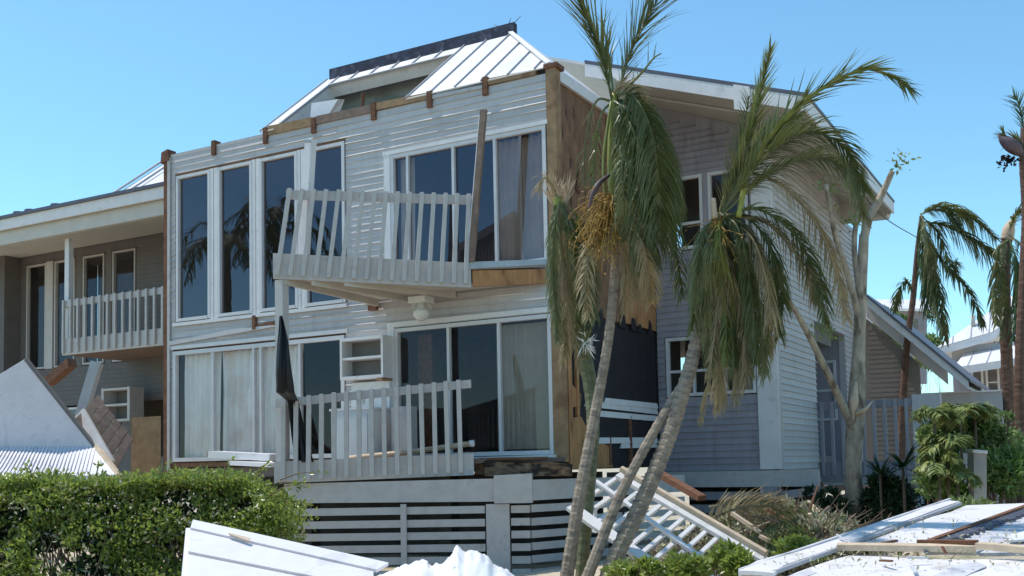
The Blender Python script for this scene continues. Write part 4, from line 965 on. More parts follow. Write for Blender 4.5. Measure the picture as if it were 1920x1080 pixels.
for pts, l_, n_, mt_ in (([(1153, 190), (1168, 210), (1178, 280), (1182, 380)], .45, 50, g3), ([(1154, 188), (1195, 195), (1230, 270), (1248, 380)], .55, 60, g3), ([(1152, 200), (1162, 260), (1168, 340), (1172, 450)], .34, 44, M['palm_olive']),
                         ([(1154, 192), (1210, 205), (1245, 280), (1268, 400)], .40, 50, M['palm_olive']), ([(1156, 195), (1190, 250), (1222, 360), (1226, 480)], .5, 56, g3), ([(1158, 420), (1196, 440), (1215, 500), (1222, 570)], .3, 34, M['palm_dead']), ([(1150, 430), (1112, 455), (1098, 520), (1102, 600)], .28, 34, M['palm_dead'])):
    frond(pa, [(x, y, 11.25 - rnd.uniform(0, .5) * (i > 0)) for i, (x, y) in enumerate(pts)], l_, n_, mt_, 1.0, .024, .1, .65, .55)
pb = thing('palm_tree', 'broken green ringed palm without a crown, snapped below the upper balcony level', 'palm tree', tuple(at(1085, 1170, 11.3).xy) + (0.0,), group=PG)
trunk(pb, [at(1080, 1190, 11.2), (1092, 1060, 11.2), (1104, 920, 11.3), (1112, 800, 11.4), (1106, 720, 11.5), (1090, 630, 11.5), (1074, 550, 11.5), (1064, 500, 11.5)], [.075, .07, .068, .068, .072, .078, .075, .07], M['greentrunk'], .06, .13)
trunk(pb, [(1066, 512, 11.5), (1056, 450, 11.5), (1047, 395, 11.5), (1045, 370, 11.5)], [.07, .068, .055, .05], M['shaft'], name='crownshaft')
mb = MB(); mb.open = True
for k in range(70):
    a = at(1050 + rnd.uniform(-14, 14), 378 + rnd.uniform(-6, 12), 11.5); d = (Vector((rnd.uniform(-.8, .8), rnd.uniform(-.4, .4), 1))).normalized(); leaf_quad(mb, a, d, rdir(), rnd.uniform(.12, .36), rnd.uniform(.012, .03))
mb.build('shredded_top', M['palewood'], pb, world=True)
frond(pb, [(1098, 655, 11.3), (1094, 580, 11.3), (1086, 500, 11.3), (1078, 420, 11.35)], .34, 50, g2, .12, .02, .05, .75, .4)
frond(pb, [(1040, 385, 11.45), (1034, 450, 11.4), (1042, 560, 11.4), (1062, 660, 11.4)], .30, 46, M['palm_olive'], 1.0, .018, .05, .8, .4)
frond(pb, [(1058, 390, 11.45), (1078, 430, 11.4), (1082, 520, 11.4), (1078, 640, 11.4)], .26, 40, M['palm_olive'], 1.0, .016, .05, .8, .35)
frond(pb, [(1046, 400, 11.4), (1056, 500, 11.35), (1070, 600, 11.3), (1086, 700, 11.3)], .22, 30, M['palm_dead'], 1.0, .014, .05, .8, .35)
frond(pb, [(1045, 372, 11.5), (1030, 340, 11.4), (1018, 335, 11.3), (1008, 360, 11.3)], .22, 14, M['palm_dead'], .6, .010, .1, .7, .5)
for pts, l_, n_, mt_ in (([(1050, 380), (1040, 420), (1036, 520), (1046, 640)], .3, 48, M['palm_olive']), ([(1056, 385), (1070, 440), (1096, 520), (1100, 620)], .32, 44, g3), ([(1048, 385), (1060, 430), (1064, 540), (1056, 680)], .3, 46, M['palm_dead']), ([(1056, 380), (1090, 420), (1112, 500), (1118, 600)], .3, 44, M['palm_olive'])):
    frond(pb, [(x, y, 11.42 - rnd.uniform(0, .3) * (i > 0)) for i, (x, y) in enumerate(pts)], l_, n_, mt_, 1.0, .018, .05, .8, .4)
mb = MB(); mb.open = True
for k in range(60):
    a = at(1100 + rnd.uniform(-8, 8), 640 + rnd.uniform(-10, 10), 11.3); d = Vector((rnd.uniform(-.5, .5), rnd.uniform(-.3, .3), rnd.uniform(-1, .6))).normalized(); leaf_quad(mb, a, d, rdir(), rnd.uniform(.06, .18), .014)
mb.build('shredded_stalk', M['curtain'], pb, world=True)

pc = thing('palm_tree', 'thin bent palm trunk leaning far right and crossing the thick ringed palm', 'palm tree', tuple(at(1095, 1120, 10.4).xy) + (0.0,), group=PG)
trunk(pc, [at(1070, 1165, 10.4), (1108, 1065, 10.4), (1160, 935, 10.5), (1212, 835, 10.6), (1255, 760, 10.7), (1290, 700, 10.9), (1310, 640, 11.0)], [.062, .06, .055, .052, .05, .045, .04], M['bark'], .08, .08)
frond(pc, [(1310, 640, 11.0), (1335, 600, 10.9), (1370, 620, 10.8), (1400, 700, 10.8)], .35, 36, M['palm_olive'], 1.0, .018, .1, .6, .5)
frond(pc, [(1310, 640, 11.0), (1320, 610, 11.0), (1345, 640, 11.0), (1350, 760, 11.0)], .35, 40, M['palm_dead'], 1.0, .016, .1, .7, .4)

pd = thing('palm_tree', 'thick ringed leaning palm with arching right fronds and dead hanging skirt', 'palm tree', tuple(at(1125, 1135, 10.4).xy) + (0.0,), group=PG)
trunk(pd, [at(1118, 1150, 10.4), (1150, 1055, 10.4), (1200, 950, 10.5), (1250, 830, 10.6), (1285, 720, 10.7), (1306, 640, 10.8), (1322, 560, 10.9), (1336, 470, 10.9), (1345, 405, 10.9)], [.092, .088, .085, .083, .08, .075, .07, .065, .06], M['bark'], .16, .075)
trunk(pd, [(1385, 408, 10.7), (1392, 370, 10.7), (1402, 320, 10.7)], [.032, .03, .025], M['shaft'], name='cut_stalk')
trunk(pd, [(1340, 410, 10.8), (1338, 385, 10.8), (1337, 372, 10.8)], [.035, .03, .028], M['palewood'], name='cut_stalk')
R1 = lambda *a, **k: frond(pd, *a, **k)
R1([(1352, 395, 10.9), (1385, 310, 10.8), (1418, 210, 10.7), (1445, 90, 10.7)], .34, 50, g2, .18, .024, .10, 1.0, .32, .08)
R1([(1350, 395, 10.9), (1372, 320, 10.9), (1392, 250, 10.9), (1405, 180, 10.9)], .30, 34, M['palm_olive'], .4, .02, .05, .8, .5)
R1([(1355, 390, 10.9), (1420, 290, 10.6), (1500, 195, 10.4), (1600, 135, 10.3), (1665, 138, 10.3), (1708, 168, 10.3)], .40, 84, g2, .10, .024, .15, .95, .45, .05, side=Vector((-.3, -.6, .7)))
R1([(1355, 395, 10.8), (1430, 300, 10.5), (1510, 250, 10.3), (1580, 275, 10.2), (1622, 360, 10.2)], .42, 70, g3, .55, .024, .12, .8, .5, .06)
R1([(1356, 400, 10.8), (1440, 330, 10.6), (1520, 295, 10.5), (1585, 320, 10.5), (1620, 410, 10.5)], .32, 60, M['palm_olive'], .75, .022, .15, .8, .5, .06)
R1([(1355, 398, 10.9), (1410, 310, 10.8), (1450, 250, 10.7), (1500, 220, 10.6)], .35, 44, M['palm_olive'], .5, .022, .08, .8, .5)
R1([(1352, 398, 10.9), (1380, 340, 10.8), (1420, 280, 10.7), (1470, 240, 10.7)], .36, 46, M['palm_olive'], .5, .022, .08, .7, .5)
R1([(1358, 408, 10.8), (1420, 392, 10.6), (1490, 440, 10.5), (1535, 530, 10.5), (1548, 610, 10.5)], .36, 64, g3, .9, .022, .12, .7, .45)
R1([(1400, 320, 10.8), (1470, 350, 10.6), (1530, 420, 10.5), (1565, 500, 10.5), (1588, 600, 10.5)], .34, 60, M['palm_dead'], .95, .018, .12, .7, .45)
R1([(1372, 405, 10.8), (1440, 420, 10.6), (1500, 490, 10.5), (1528, 570, 10.5)], .30, 44, M['palm_dead'], .95, .018, .12, .7, .45)
# hanging skirt
for pts, l_, n_, mt_ in (([(1345, 400), (1325, 450), (1312, 530), (1298, 620)], .34, 46, g3), ([(1345, 400), (1340, 470), (1338, 580), (1335, 700)], .36, 56, M['palm_olive']),
                         ([(1348, 400), (1362, 450), (1372, 560), (1378, 690)], .38, 60, g3), ([(1350, 400), (1385, 430), (1408, 540), (1418, 680)], .40, 60, g3),
                         ([(1352, 402), (1400, 430), (1440, 520), (1462, 630)], .40, 60, g3), ([(1352, 402), (1395, 470), (1425, 590), (1435, 710)], .36, 54, M['palm_olive']),
                         ([(1346, 402), (1352, 500), (1355, 620), (1345, 770)], .30, 54, M['palm_dead']), ([(1345, 402), (1330, 470), (1322, 560), (1326, 680)], .30, 46, M['palm_olive']),
                         ([(1350, 405), (1378, 500), (1395, 610), (1398, 730)], .34, 50, M['palm_dead']), ([(1346, 404), (1345, 560), (1330, 700), (1312, 800)], .20, 30, M['palm_dead']),
                         ([(1352, 400), (1410, 415), (1450, 480), (1470, 570)], .42, 60, g3), ([(1344, 404), (1318, 440), (1306, 500), (1300, 580)], .3, 44, M['palm_olive']), ([(1348, 402), (1365, 500), (1385, 620), (1380, 760)], .28, 50, M['palm_dead']), ([(1352, 402), (1412, 450), (1442, 560), (1440, 660)], .36, 54, M['palm_dead']), ([(1350, 400), (1370, 440), (1395, 520), (1402, 640)], .36, 56, g3), ([(1348, 400), (1350, 460), (1362, 560), (1360, 680)], .34, 50, g2)):
    R1([(x, y, 10.9 - .12 * (i > 0) - rnd.uniform(0, .25) * (i > 0)) for i, (x, y) in enumerate(pts)], l_, n_, mt_, 1.0, .02, .06, .8, .42, .1)
mb = MB(); mb.open = True
for k in range(60):
    a = at(1345 + rnd.uniform(-6, 6), 420 + rnd.uniform(-8, 20), 10.75); b = at(rnd.gauss(1345, 20), rnd.gauss(470, 24), rnd.uniform(10.5, 10.8))
    mb.tube([a, a.lerp(b, .5) + Vector((0, 0, .04)), b], .004, 4, cap=False)
    for q in range(2): leaf_quad(mb, b + rdir() * .03, rdir(), rdir(), .03, .016)
mb.build('flower_cluster', M['fruit'], pd, world=True)

# palms standing left of the frame, mirrored in the upper window panes
for i, (u_, v_, hgt, lean) in enumerate(((-14.2, -8.0, 7.7, .9), (-12.4, -8.6, 8.3, -.5))):
    b_ = hw(u_, v_, 0); t_ = b_ + Vector((lean, .3, hgt))
    po_ = thing('palm_tree', ('leaning palm left of the frame mirrored in the second upper window', 'straight palm left of the frame mirrored in the third upper window')[i], 'palm tree', tuple(b_))
    trunk(po_, [b_, b_ + Vector((lean * .3, 0, hgt * .4)), b_ + Vector((lean * .7, .2, hgt * .75)), t_], [.14, .12, .11, .10], M['bark'], .05, .2)
    for k in range(10):
        a_ = k * 2.4; e_ = rnd.uniform(-.3, .9); h_ = Vector((cos(a_), sin(a_), 0))
        frond(po_, [t_, t_ + h_ * .7 + Vector((0, 0, .6 * e_ + .2)), t_ + h_ * 1.4 + Vector((0, 0, .5 * e_ - .2)), t_ + h_ * 1.8 + Vector((0, 0, .2 * e_ - .9))], .55, 34, g3 if k % 2 else M['palm_olive'], .8, .04, .1, .7, .6, side=Vector((0, 0, 1)))
tl = thing('tree_row', 'unseen row of dense green trees added behind the viewpoint for window reflections', 'trees', (0, -22, 0))  # unseen trees put in to darken the low window reflections
leaf_cloud(tl, [(Vector((x_, -22 + rnd.uniform(-3, 3), rnd.uniform(2, 4))), Vector((3.5, 2.5, rnd.uniform(2, 3.2)))) for x_ in range(-46, 30, 5)], 9000, .5, .3, M['leaf_dark'], shell=.2)
tl['kind'] = 'stuff'

# background palms at the right
BG = 'background palms at the right'
pe = thing('palm_tree', 'slender wind bent palm with all fronds blown right behind the low roof', 'palm tree', tuple(at(1690, 1010, 24).xy) + (0.0,), group=BG)
trunk(pe, [at(1684, 1020, 24), (1692, 780, 24), (1700, 650, 24), (1712, 560, 24), (1720, 470, 24), (1728, 405, 24)], [.10, .09, .085, .075, .065, .05], M['bark_dark'], .04, .2)
for pts, l_, n_, mt_, dr in (([(1728, 402), (1765, 388), (1815, 405), (1868, 448)], .62, 60, g2, .8), ([(1728, 415), (1775, 425), (1830, 455), (1888, 492)], .62, 60, g3, .7), ([(1728, 425), (1765, 490), (1815, 545), (1845, 612)], .45, 50, g3, .8),
                             ([(1726, 400), (1738, 440), (1750, 540), (1768, 625)], .6, 56, M['palm_olive'], 1.0), ([(1725, 405), (1730, 470), (1738, 560), (1745, 600)], .55, 50, g2, 1.0), ([(1728, 405), (1760, 440), (1785, 500), (1795, 490)], .5, 40, g3, .9),
                             ([(1728, 402), (1740, 395), (1775, 400), (1800, 430)], .5, 44, M['palm_olive'], .9), ([(1712, 548), (1698, 528), (1685, 545), (1677, 585)], .35, 26, g3, .9), ([(1730, 410), (1745, 480), (1765, 560), (1772, 640)], .5, 46, g3, 1.0)):
    frond(pe, [(x, y, 24 - rnd.uniform(0, .6) * (i > 0)) for i, (x, y) in enumerate(pts)], l_, n_, mt_, dr, .045, .08, .75, .5)
pf = thing('palm_tree', 'brown trunked palm snapped at a pale stump beside the far house', 'palm tree', tuple(at(1900, 1010, 20).xy) + (0.0,), group=BG)
trunk(pf, [at(1902, 1030, 20), (1896, 830, 20), (1888, 680, 20), (1884, 540, 20), (1888, 440, 20)], [.13, .12, .115, .11, .10], M['bark_dark'], .06, .16)
trunk(pf, [(1888, 450, 20), (1893, 425, 20), (1902, 412, 20)], [.12, .11, .05], M['palewood'], name='broken_stump')
for pts, l_, n_, mt_ in (([(1893, 430), (1905, 405), (1925, 400), (1945, 430)], .5, 34, g2), ([(1890, 450), (1872, 470), (1866, 540), (1868, 610)], .4, 40, M['palm_olive']), ([(1893, 450), (1905, 490), (1908, 560), (1900, 640)], .5, 44, g2), ([(1893, 440), (1918, 470), (1925, 560), (1918, 660)], .5, 44, g3), ([(1886, 450), (1878, 510), (1882, 580), (1876, 640)], .3, 30, g3)):
    frond(pf, [(x, y, 19.8 - rnd.uniform(0, .4) * (i > 0)) for i, (x, y) in enumerate(pts)], l_, n_, mt_, 1.0, .04, .06, .75, .5)
pg = thing('palm_tree', 'tall red brown palm trunk at the right edge with ragged purple flower head', 'palm tree', tuple(at(1925, 1030, 18).xy) + (0.0,), group=BG)
trunk(pg, [at(1926, 1050, 18), (1918, 880, 18), (1914, 700, 18), (1922, 500, 18), (1926, 400, 18), (1920, 300, 18), (1922, 240, 18)], [.13, .12, .11, .1, .09, .09, .07], M['bark_dark'], .06, .16)
for pts, l_, n_, mt_, nm in (([(1920, 250), (1915, 215), (1908, 190), (1900, 178)], .35, 16, g2, 'frond'), ([(1920, 270), (1905, 262), (1890, 262), (1878, 250)], .3, 22, M['palm_olive'], 'frond'), ([(1922, 255), (1940, 210), (1965, 180)], .5, 24, g2, 'frond'), ([(1922, 270), (1950, 270), (1975, 330)], .5, 30, g3, 'frond')):
    frond(pg, [(x, y, 18) for x, y in pts], l_, n_, mt_, .3, .03, .1, .8, .5)
mb = MB(); mb.tube(catmull([at(1916, 292, 17.9), at(1900, 275, 17.8), at(1880, 262, 17.8), at(1872, 252, 17.8)], 4), [.03, .06, .09, .11, .12, .12, .11, .09, .07, .05, .03, .02, .01], 7); mb.build('spathe', M['spathe'], pg, world=True)
mb = MB(); mb.open = True
for k in range(60): leaf_quad(mb, at(rnd.gauss(1890, 9), rnd.gauss(302, 6), 17.8), rdir(), rdir(), .09, .06)
mb.build('fruit_cluster', M['black'], pg, world=True)

# ================================================================== BARE BROKEN TREE
bt = thing('tree', 'bare pale tree with snapped limbs standing beside the grey side wall', 'tree', tuple(at(1603, 1080, 16.6).xy) + (0.0,))
trunk(bt, [at(1604, 1075, 16.6), (1602, 960, 16.6), (1600, 860, 16.6), (1606, 760, 16.6), (1611, 640, 16.6), (1615, 540, 16.6), (1620, 440, 16.6)], [.175, .15, .135, .145, .10, .088, .078], M['treebark'])
trunk(bt, [(1619, 450, 16.6), (1630, 408, 16.6), (1650, 372, 16.6), (1673, 322, 16.6)], [.075, .068, .055, .045], M['treebark'], name='limb')
trunk(bt, [(1603, 810, 16.55), (1580, 760, 16.4), (1535, 665, 16.0), (1490, 580, 15.6), (1448, 520, 15.2)], [.07, .06, .05, .042, .025], M['treebark'], name='limb')
trunk(bt, [(1612, 600, 16.6), (1590, 515, 16.4), (1566, 440, 16.2), (1549, 345, 16.0)], [.058, .05, .042, .03], M['treebark'], name='limb')
trunk(bt, [(1613, 560, 16.6), (1602, 470, 16.6), (1606, 410, 16.6), (1617, 348, 16.6)], [.05, .045, .04, .028], M['treebark'], name='limb')
trunk(bt, [(1607, 775, 16.5), (1622, 768, 16.3), (1636, 752, 16.3)], [.06, .035, .008], M['palewood'], name='broken_stub')
trunk(bt, [(1598, 790, 16.47), (1602, 740, 16.47), (1606, 715, 16.5)], [.02, .075, .02], M['palewood'], name='bark_scar')
for (cx, cy, rx, ry, k) in ((1690, 300, 22, 12, 26), (1682, 312, 12, 8, 14), (1560, 352, 22, 8, 16), (1555, 390, 16, 5, 12), (1598, 415, 22, 10, 30), (1548, 625, 24, 10, 40), (1460, 440, 12, 10, 10), (1536, 346, 14, 5, 10)):
    mb = MB(); mb.open = True
    for q in range(k): leaf_quad(mb, at(rnd.gauss(cx, rx * .6), rnd.gauss(cy, ry * .6), 16.4), rdir(), rdir(), .10, .045)
    mb.build('leaf_tuft', M['leaf_yellow'], bt, world=True, kind='stuff')
mb = MB()
mb.tube(catmull([at(1596, 335, 17), at(1655, 405, 18), at(1720, 446, 23.9)], 8), .009, 5)
single(mb, 'cable', M['wire'], 'thin black cable from the eave to the bent palm', 'cable')

# ================================================================== FAR HOUSES
nh = thing('neighbour_house', 'distant grey house with white seamed metal roofs beyond the palms', 'house', tuple(HOUSE), -YAW)
RN = lambda u, v, o=0.0: Vector((u, v - o * .634, 5.21 + .82 * (v - 24) + o * .773))
low = [(2.22, 24.0), (3.9, 24.55), (4.6, 25.25), (10.0, 26.0)]          # lower edge steps up to the right
def lowv(u):
    for (ua, va), (ub, vb) in zip(low[:-1], low[1:]):
        if ua <= u <= ub: return va + (vb - va) * (u - ua) / (ub - ua)
    return low[-1][1]
TOPV = 28.6
nr_ = MB().prism([RN(*p) for p in low] + [RN(10.0, TOPV), RN(2.22 + TOPV - 24, TOPV)], (0, .08, -.10)).build('roof', M['roof'], nh)
u_ = 2.7
while u_ < 9.9:
    vt_ = min(TOPV, 24 + (u_ - 2.22))
    if vt_ > lowv(u_) + .15: MB().beam(RN(u_, lowv(u_), .01), RN(u_, vt_, .01), .03, .03, (0, -.634, .773)).build('roof_seam', M['seam'], nr_)
    u_ += .55
MB().prism([RN(2.22, 24.0), RN(2.22 + TOPV - 24, TOPV), Vector((2.22 + TOPV - 24, 31.5, RN(0, TOPV).z)), Vector((2.22, 36, 5.21))], (.05, .02, -.1)).build('side_roof', M['roof'], nh)
for (ua, va), (ub, vb) in zip(low[:-1], low[1:]):
    p, q = RN(ua, va - .03), RN(ub, vb - .03)
    MB().prism([p + Vector((0, 0, -.26)), q + Vector((0, 0, -.26)), q + Vector((0, 0, -.01)), p + Vector((0, 0, -.01))], (0, -.06, 0)).build('fascia', M['white'], nh)
MB().tube([RN(3.3, 24.9), RN(3.3, 24.9) + Vector((0, 0, .35))], .07, 8).build('vent_pipe', M['greypaint'], nh)
bx('upper_wall', M['siding'], nh, 2.6, 10.0, 24.75, 24.9, 0.0, 5.3)
MB().prism([(4.5, 26.2, 0.0), (10.0, 26.2, 0.0), (10.0, 26.2, 6.75), (4.5, 26.2, 6.75)], (0, .15, 0)).build('upper_wall', M['siding'], nh)
PN = lambda u, t: Vector((u, 22.5 + 3.6 * t, 4.38 + .10 * (u - 2.85) + 1.0 * t))
pr_ = MB().prism([PN(2.85, 0), PN(10, 0), PN(10, 1), PN(3.1, 1)], (0, 0, -.1)).build('porch_roof', M['roof'], nh)
u_ = 3.3
while u_ < 9.9:
    MB().beam(PN(u_, 0) + Vector((0, 0, .01)), PN(u_, 1) + Vector((0, 0, .01)), .03, .03).build('roof_seam', M['seam'], pr_); u_ += .55
MB().prism([PN(2.85, 0) + Vector((0, -.01, -.24)), PN(10, 0) + Vector((0, -.01, -.24)), PN(10, 0) + Vector((0, -.01, .0)), PN(2.85, 0) + Vector((0, -.01, 0))], (0, -.06, 0)).build('fascia', M['white'], nh)
PW = lambda a, z, o: Vector((a, 24.5 - o, z))
nwh = [(3.19, 3.57, 3.6, 4.52), (3.64, 4.06, 3.6, 4.54), (4.13, 4.50, 3.62, 4.56), (4.9, 5.3, 3.6, 4.56)]
mb = MB(); wall_cells(mb, PW, 2.66, 10.0, 0.0, 4.75, nwh, .2); mb.build('lower_wall', M['siding_mauve'], nh)
for h_ in nwh:
    window(nh, PW, h_[0], h_[1], h_[2], h_[3], M['glass_clear'], w=.07, bars=(h_[2] + .38,), fm=M['white'])
bx('room', M['interior'], nh, 2.7, 9.9, 25.6, 25.7, 0.0, 4.6)
lr2 = thing('porch_roof', 'low white metal roof with torn openings at the right edge below the far house', 'roof', tuple(HOUSE), -YAW)
LR_ = lambda u, t: Vector((u + .5 * t, 18 + 3 * t, 2.3 + 1.15 * t))
MB().prism([LR_(3.98, 0), LR_(8.5, 0), LR_(8.5, 1), LR_(3.98, 1)], (0, 0, -.1)).build('sheet', M['roof'], lr2)
for k in range(9):
    MB().beam(LR_(4.1 + k * .5, 0) + Vector((0, 0, .02)), LR_(4.1 + k * .5, 1) + Vector((0, 0, .02)), .03, .04).build('roof_seam', M['seam'], lr2)
for u_, t_ in ((4.3, .12), (4.8, .2), (5.25, .1)):
    MB().prism([LR_(u_, t_) + Vector((0, 0, .012)), LR_(u_ + .3, t_) + Vector((0, 0, .012)), LR_(u_ + .26, t_ + .3) + Vector((0, 0, .012)), LR_(u_ + .06, t_ + .26) + Vector((0, 0, .012))], (0, 0, .006)).build('torn_opening', M['felt'], lr2)
MB().prism([LR_(3.98, 0) + Vector((0, -.01, -.24)), LR_(8.5, 0) + Vector((0, -.01, -.24)), LR_(8.5, 0) + Vector((0, -.01, 0)), LR_(3.98, 0) + Vector((0, -.01, 0))], (0, -.06, 0)).build('fascia', M['white'], lr2)
bx('wall', M['siding_mauve'], lr2, 4.1, 8.5, 18.4, 18.6, 0, 2.3)
fb = thing('far_house', 'tiny dark roofed house beyond the sloping rake', 'house', tuple(at(1690, 850, 60).xy) + (0.0,))
MB().prism([at(1640, 720, 60), at(1738, 720, 58), at(1738, 580, 58), at(1640, 580, 60)], FW * 4).build('wall', M['siding_mauve'], fb, world=True)
MB().prism([at(1632, 582, 59.5), at(1744, 584, 57.5), at(1738, 566, 60), at(1640, 566, 62)], Vector((0, 0, .15))).build('roof', M['roof'], fb, world=True)
MB().prism([at(1708, 618, 57.9), at(1722, 618, 57.8), at(1722, 598, 57.8), at(1708, 598, 57.9)], FW * .05).build('window', M['interior'], fb, world=True)

# ================================================================== SHRUBS AT THE RIGHT
def shrub(name, label, cx, cy, d, rx, ry, n, l, w, mt, nb=5, hole=.0, cat='shrub'):
    c = at(cx, cy, d); o = thing(name, label, cat, (c.x, c.y, 0.0)); k_ = d / FPX
    bl_ = []
    for i in range(nb):
        ox, oy = rnd.uniform(-.55, .55) * rx, rnd.uniform(-.5, .5) * ry
        bl_.append((at(cx + ox, cy + oy, d + rnd.uniform(-.3, .3)), Vector((rx * k_ * .55, rx * k_ * .5, ry * k_ * .55)) * rnd.uniform(.8, 1.15)))
    leaf_cloud(o, bl_, n, l, w, mt, hole=hole)
    twigs(o, Vector((c.x, c.y, 0)), [b[0] + rdir() * .1 for b in bl_ for _ in range(2)], .018, M['twig'])
    return o
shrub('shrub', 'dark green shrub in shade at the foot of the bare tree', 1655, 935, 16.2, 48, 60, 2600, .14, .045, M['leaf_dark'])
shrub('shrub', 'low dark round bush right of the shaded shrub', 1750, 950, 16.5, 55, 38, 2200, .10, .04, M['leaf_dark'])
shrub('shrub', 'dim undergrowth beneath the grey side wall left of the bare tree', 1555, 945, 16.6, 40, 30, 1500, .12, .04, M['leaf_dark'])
shrub('shrub', 'bright green bush at the right edge before the low roof', 1878, 900, 14.6, 55, 55, 3000, .11, .045, M['leaf_mid'], 6)
shrub('shrub', 'green bush between the grey post and the fan leaved plants', 1806, 905, 14.8, 30, 46, 1500, .10, .06, M['leaf_mid'], 4)
shrub('shrub', 'tall green foliage behind the fan leaved plants', 1838, 815, 15.2, 45, 42, 1900, .11, .05, M['leaf_mid'], 5)
def rosette(name, label, cx, cy, d, ln, n, mt, wid, droop, cat='plant', stems=1, upb=.5):
    c = at(cx, cy, d); o = thing(name, label, cat, (c.x, c.y, 0.0))
    MB().tube([Vector((c.x, c.y, 0)), c], [.025, .02], 7).build('stem', M['twig'], o, world=True)
    for k in range(n):
        a = rnd.uniform(0, 2 * pi); e = rnd.uniform(-.2, 1.2)
        dd_ = Vector((cos(a) * cos(e), sin(a) * cos(e), sin(e))); q = c + dd_ * .03; mb = MB(); mb.open = True; seg = 5
        l = ln * rnd.uniform(.7, 1.1)
        for m_ in range(seg + 1):
            u_ = m_ / seg; ww = wid * (sin(pi * min(1, .15 + u_ * .85)) * .5) + .001; sd = dd_.cross(Vector((0, 0, 1))); sd = sd.normalized() if sd.length > 1e-3 else RT
            mb.v += [q + sd * ww, q - sd * ww]; q = q + dd_ * (l / seg); dd_ = (dd_ + Vector((0, 0, -droop * .3))).normalized()
        for m_ in range(seg): mb.f.append((2 * m_, 2 * m_ + 1, 2 * m_ + 3, 2 * m_ + 2))
        mb.build('leaf', mt, o, world=True)
rosette('dracaena', 'spiky dark rosette plant before the porch railing', 1693, 878, 15.8, .46, 34, M['leaf_dark'], .05, .5)
rosette('dracaena', 'second spiky rosette low between the bare tree and the railing', 1650, 890, 16.0, .38, 26, M['leaf_dark'], .045, .5)
def fan_plant(label, cx, cy, d, ln, n, droop=.8):
    c = at(cx, cy, d); o = thing('fan_palm', label, 'plant', (c.x, c.y, 0.0), group='yellow green fan leaved plants by the grey wall')
    MB().tube([Vector((c.x, c.y, 0)), c], [.022, .018], 7).build('stem', M['twig'], o, world=True)
    for k in range(n):
        a = 2 * pi * k / n + rnd.uniform(-.3, .3); e = rnd.uniform(.1, 1.0); h = Vector((cos(a) * cos(e), sin(a) * cos(e), sin(e)))
        tip = c + h * ln + Vector((0, 0, -.25 * ln)); frond(o, [c, c + h * ln * .5 + Vector((0, 0, .06)), tip], ln * .6, 16, M['leaf_yellow'], droop, .05, .35, .6, .8, .1, side=Vector((0, 0, 1)), name='leaf_fan')
fan_plant('fan plant with pale drooping leaves nearest the grey wall', 1752, 795, 14.4, .34, 9)
fan_plant('tallest fan plant with yellow flower tuft in front of the wall corner', 1800, 790, 14.6, .40, 11)
fan_plant('lower fan plant spreading above the dark round bush', 1775, 845, 14.2, .38, 10)
fan_plant('fan plant low beside the grey post', 1795, 905, 14.0, .30, 9)
fan_plant('fan plant with drooping pale leaves low between post and bush', 1760, 880, 14.0, .34, 10)
fan_plant('small fan plant high against the grey wall by the low roof', 1828, 785, 14.8, .34, 9)
shrub('shrub', 'sunlit leafy bush filling the gap beneath the fan leaved plants', 1768, 900, 14.5, 42, 52, 2200, .10, .045, M['leaf_mid'], 6)
shrub('shrub', 'loose bright foliage below the parapet wall behind the fan leaved plants', 1765, 835, 15.0, 46, 46, 2600, .11, .05, M['leaf_fresh'], 7)
shrub('shrub', 'tall loose foliage between the gate post and the brown palm trunk', 1868, 840, 15.3, 46, 60, 2800, .11, .05, M['leaf_fresh'], 7)
gpst = thing('gate_post', 'grey square post among the green bushes at the right', 'post', (at(1838, 930, 15.4).x, at(1838, 930, 15.4).y, 0))
MB().prism([at(1826, 1000, 14.3), at(1850, 1000, 14.2), at(1850, 850, 14.2), at(1826, 848, 14.3)], FW * .2).build('shaft', M['greypaint'], gpst, world=True)
MB().prism([at(1824, 849, 14.25), at(1852, 851, 14.15), at(1852, 845, 14.15), at(1824, 843, 14.25)], FW * .24).build('cap', M['white'], gpst, world=True)

# ================================================================== DEBRIS IN FRONT
dbm = MB(); dc = at(1440, 1010, 13.0)
def mound(i, j):
    x = (i - .5) * 4.6; y = (j - .5) * 3.6; r = sqrt((x / 2.2) ** 2 + (y / 1.6) ** 2)
    h = .76 * max(0, 1 - r ** 2) * (1 + .5 * noise.noise(Vector((x * 1.3, y * 1.3, 3)))) + .16 * noise.noise(Vector((x * 3.2, y * 3.2, 1))) * (r < 1)
    return Vector((dc.x + .1 + x, dc.y + y, max(-.1, h + .0)))
dbm.grid(mound, 40, 34)
dp = dbm.build('brush_heap', M['dark']); dp['kind'] = 'stuff'; dp['label'] = 'heap of dry brush and leaves beside the fallen railing'
lmb = MB(); lmb.open = True
tw_ = MB(); tw_.open = True
for k in range(7000):
    i, j = rnd.gauss(.5, .17), rnd.uniform(.05, .62)
    if not (0 < i < 1): continue
    p = mound(i, j)
    if p.z < .1: continue
    leaf_quad(lmb, p + Vector((0, 0, rnd.uniform(0, .14))) + rdir() * .04, (rdir() + Vector((0, 0, .3))).normalized(), rdir(), rnd.uniform(.06, .15), rnd.uniform(.02, .055))
for k in range(620):
    p = mound(min(.95, max(.05, rnd.gauss(.5, .18))), rnd.uniform(.08, .6))
    if p.z < .1: continue
    d = rdir() * rnd.uniform(.15, .7); d.z = abs(d.z) * .7
    tw_.tube([p, p + d * .5 + rdir() * .03, p + d], [.009, .006, .003], 4)
o = lmb.build('leaf_litter', M['leaf_dry'], dp, world=True); o['kind'] = 'stuff'
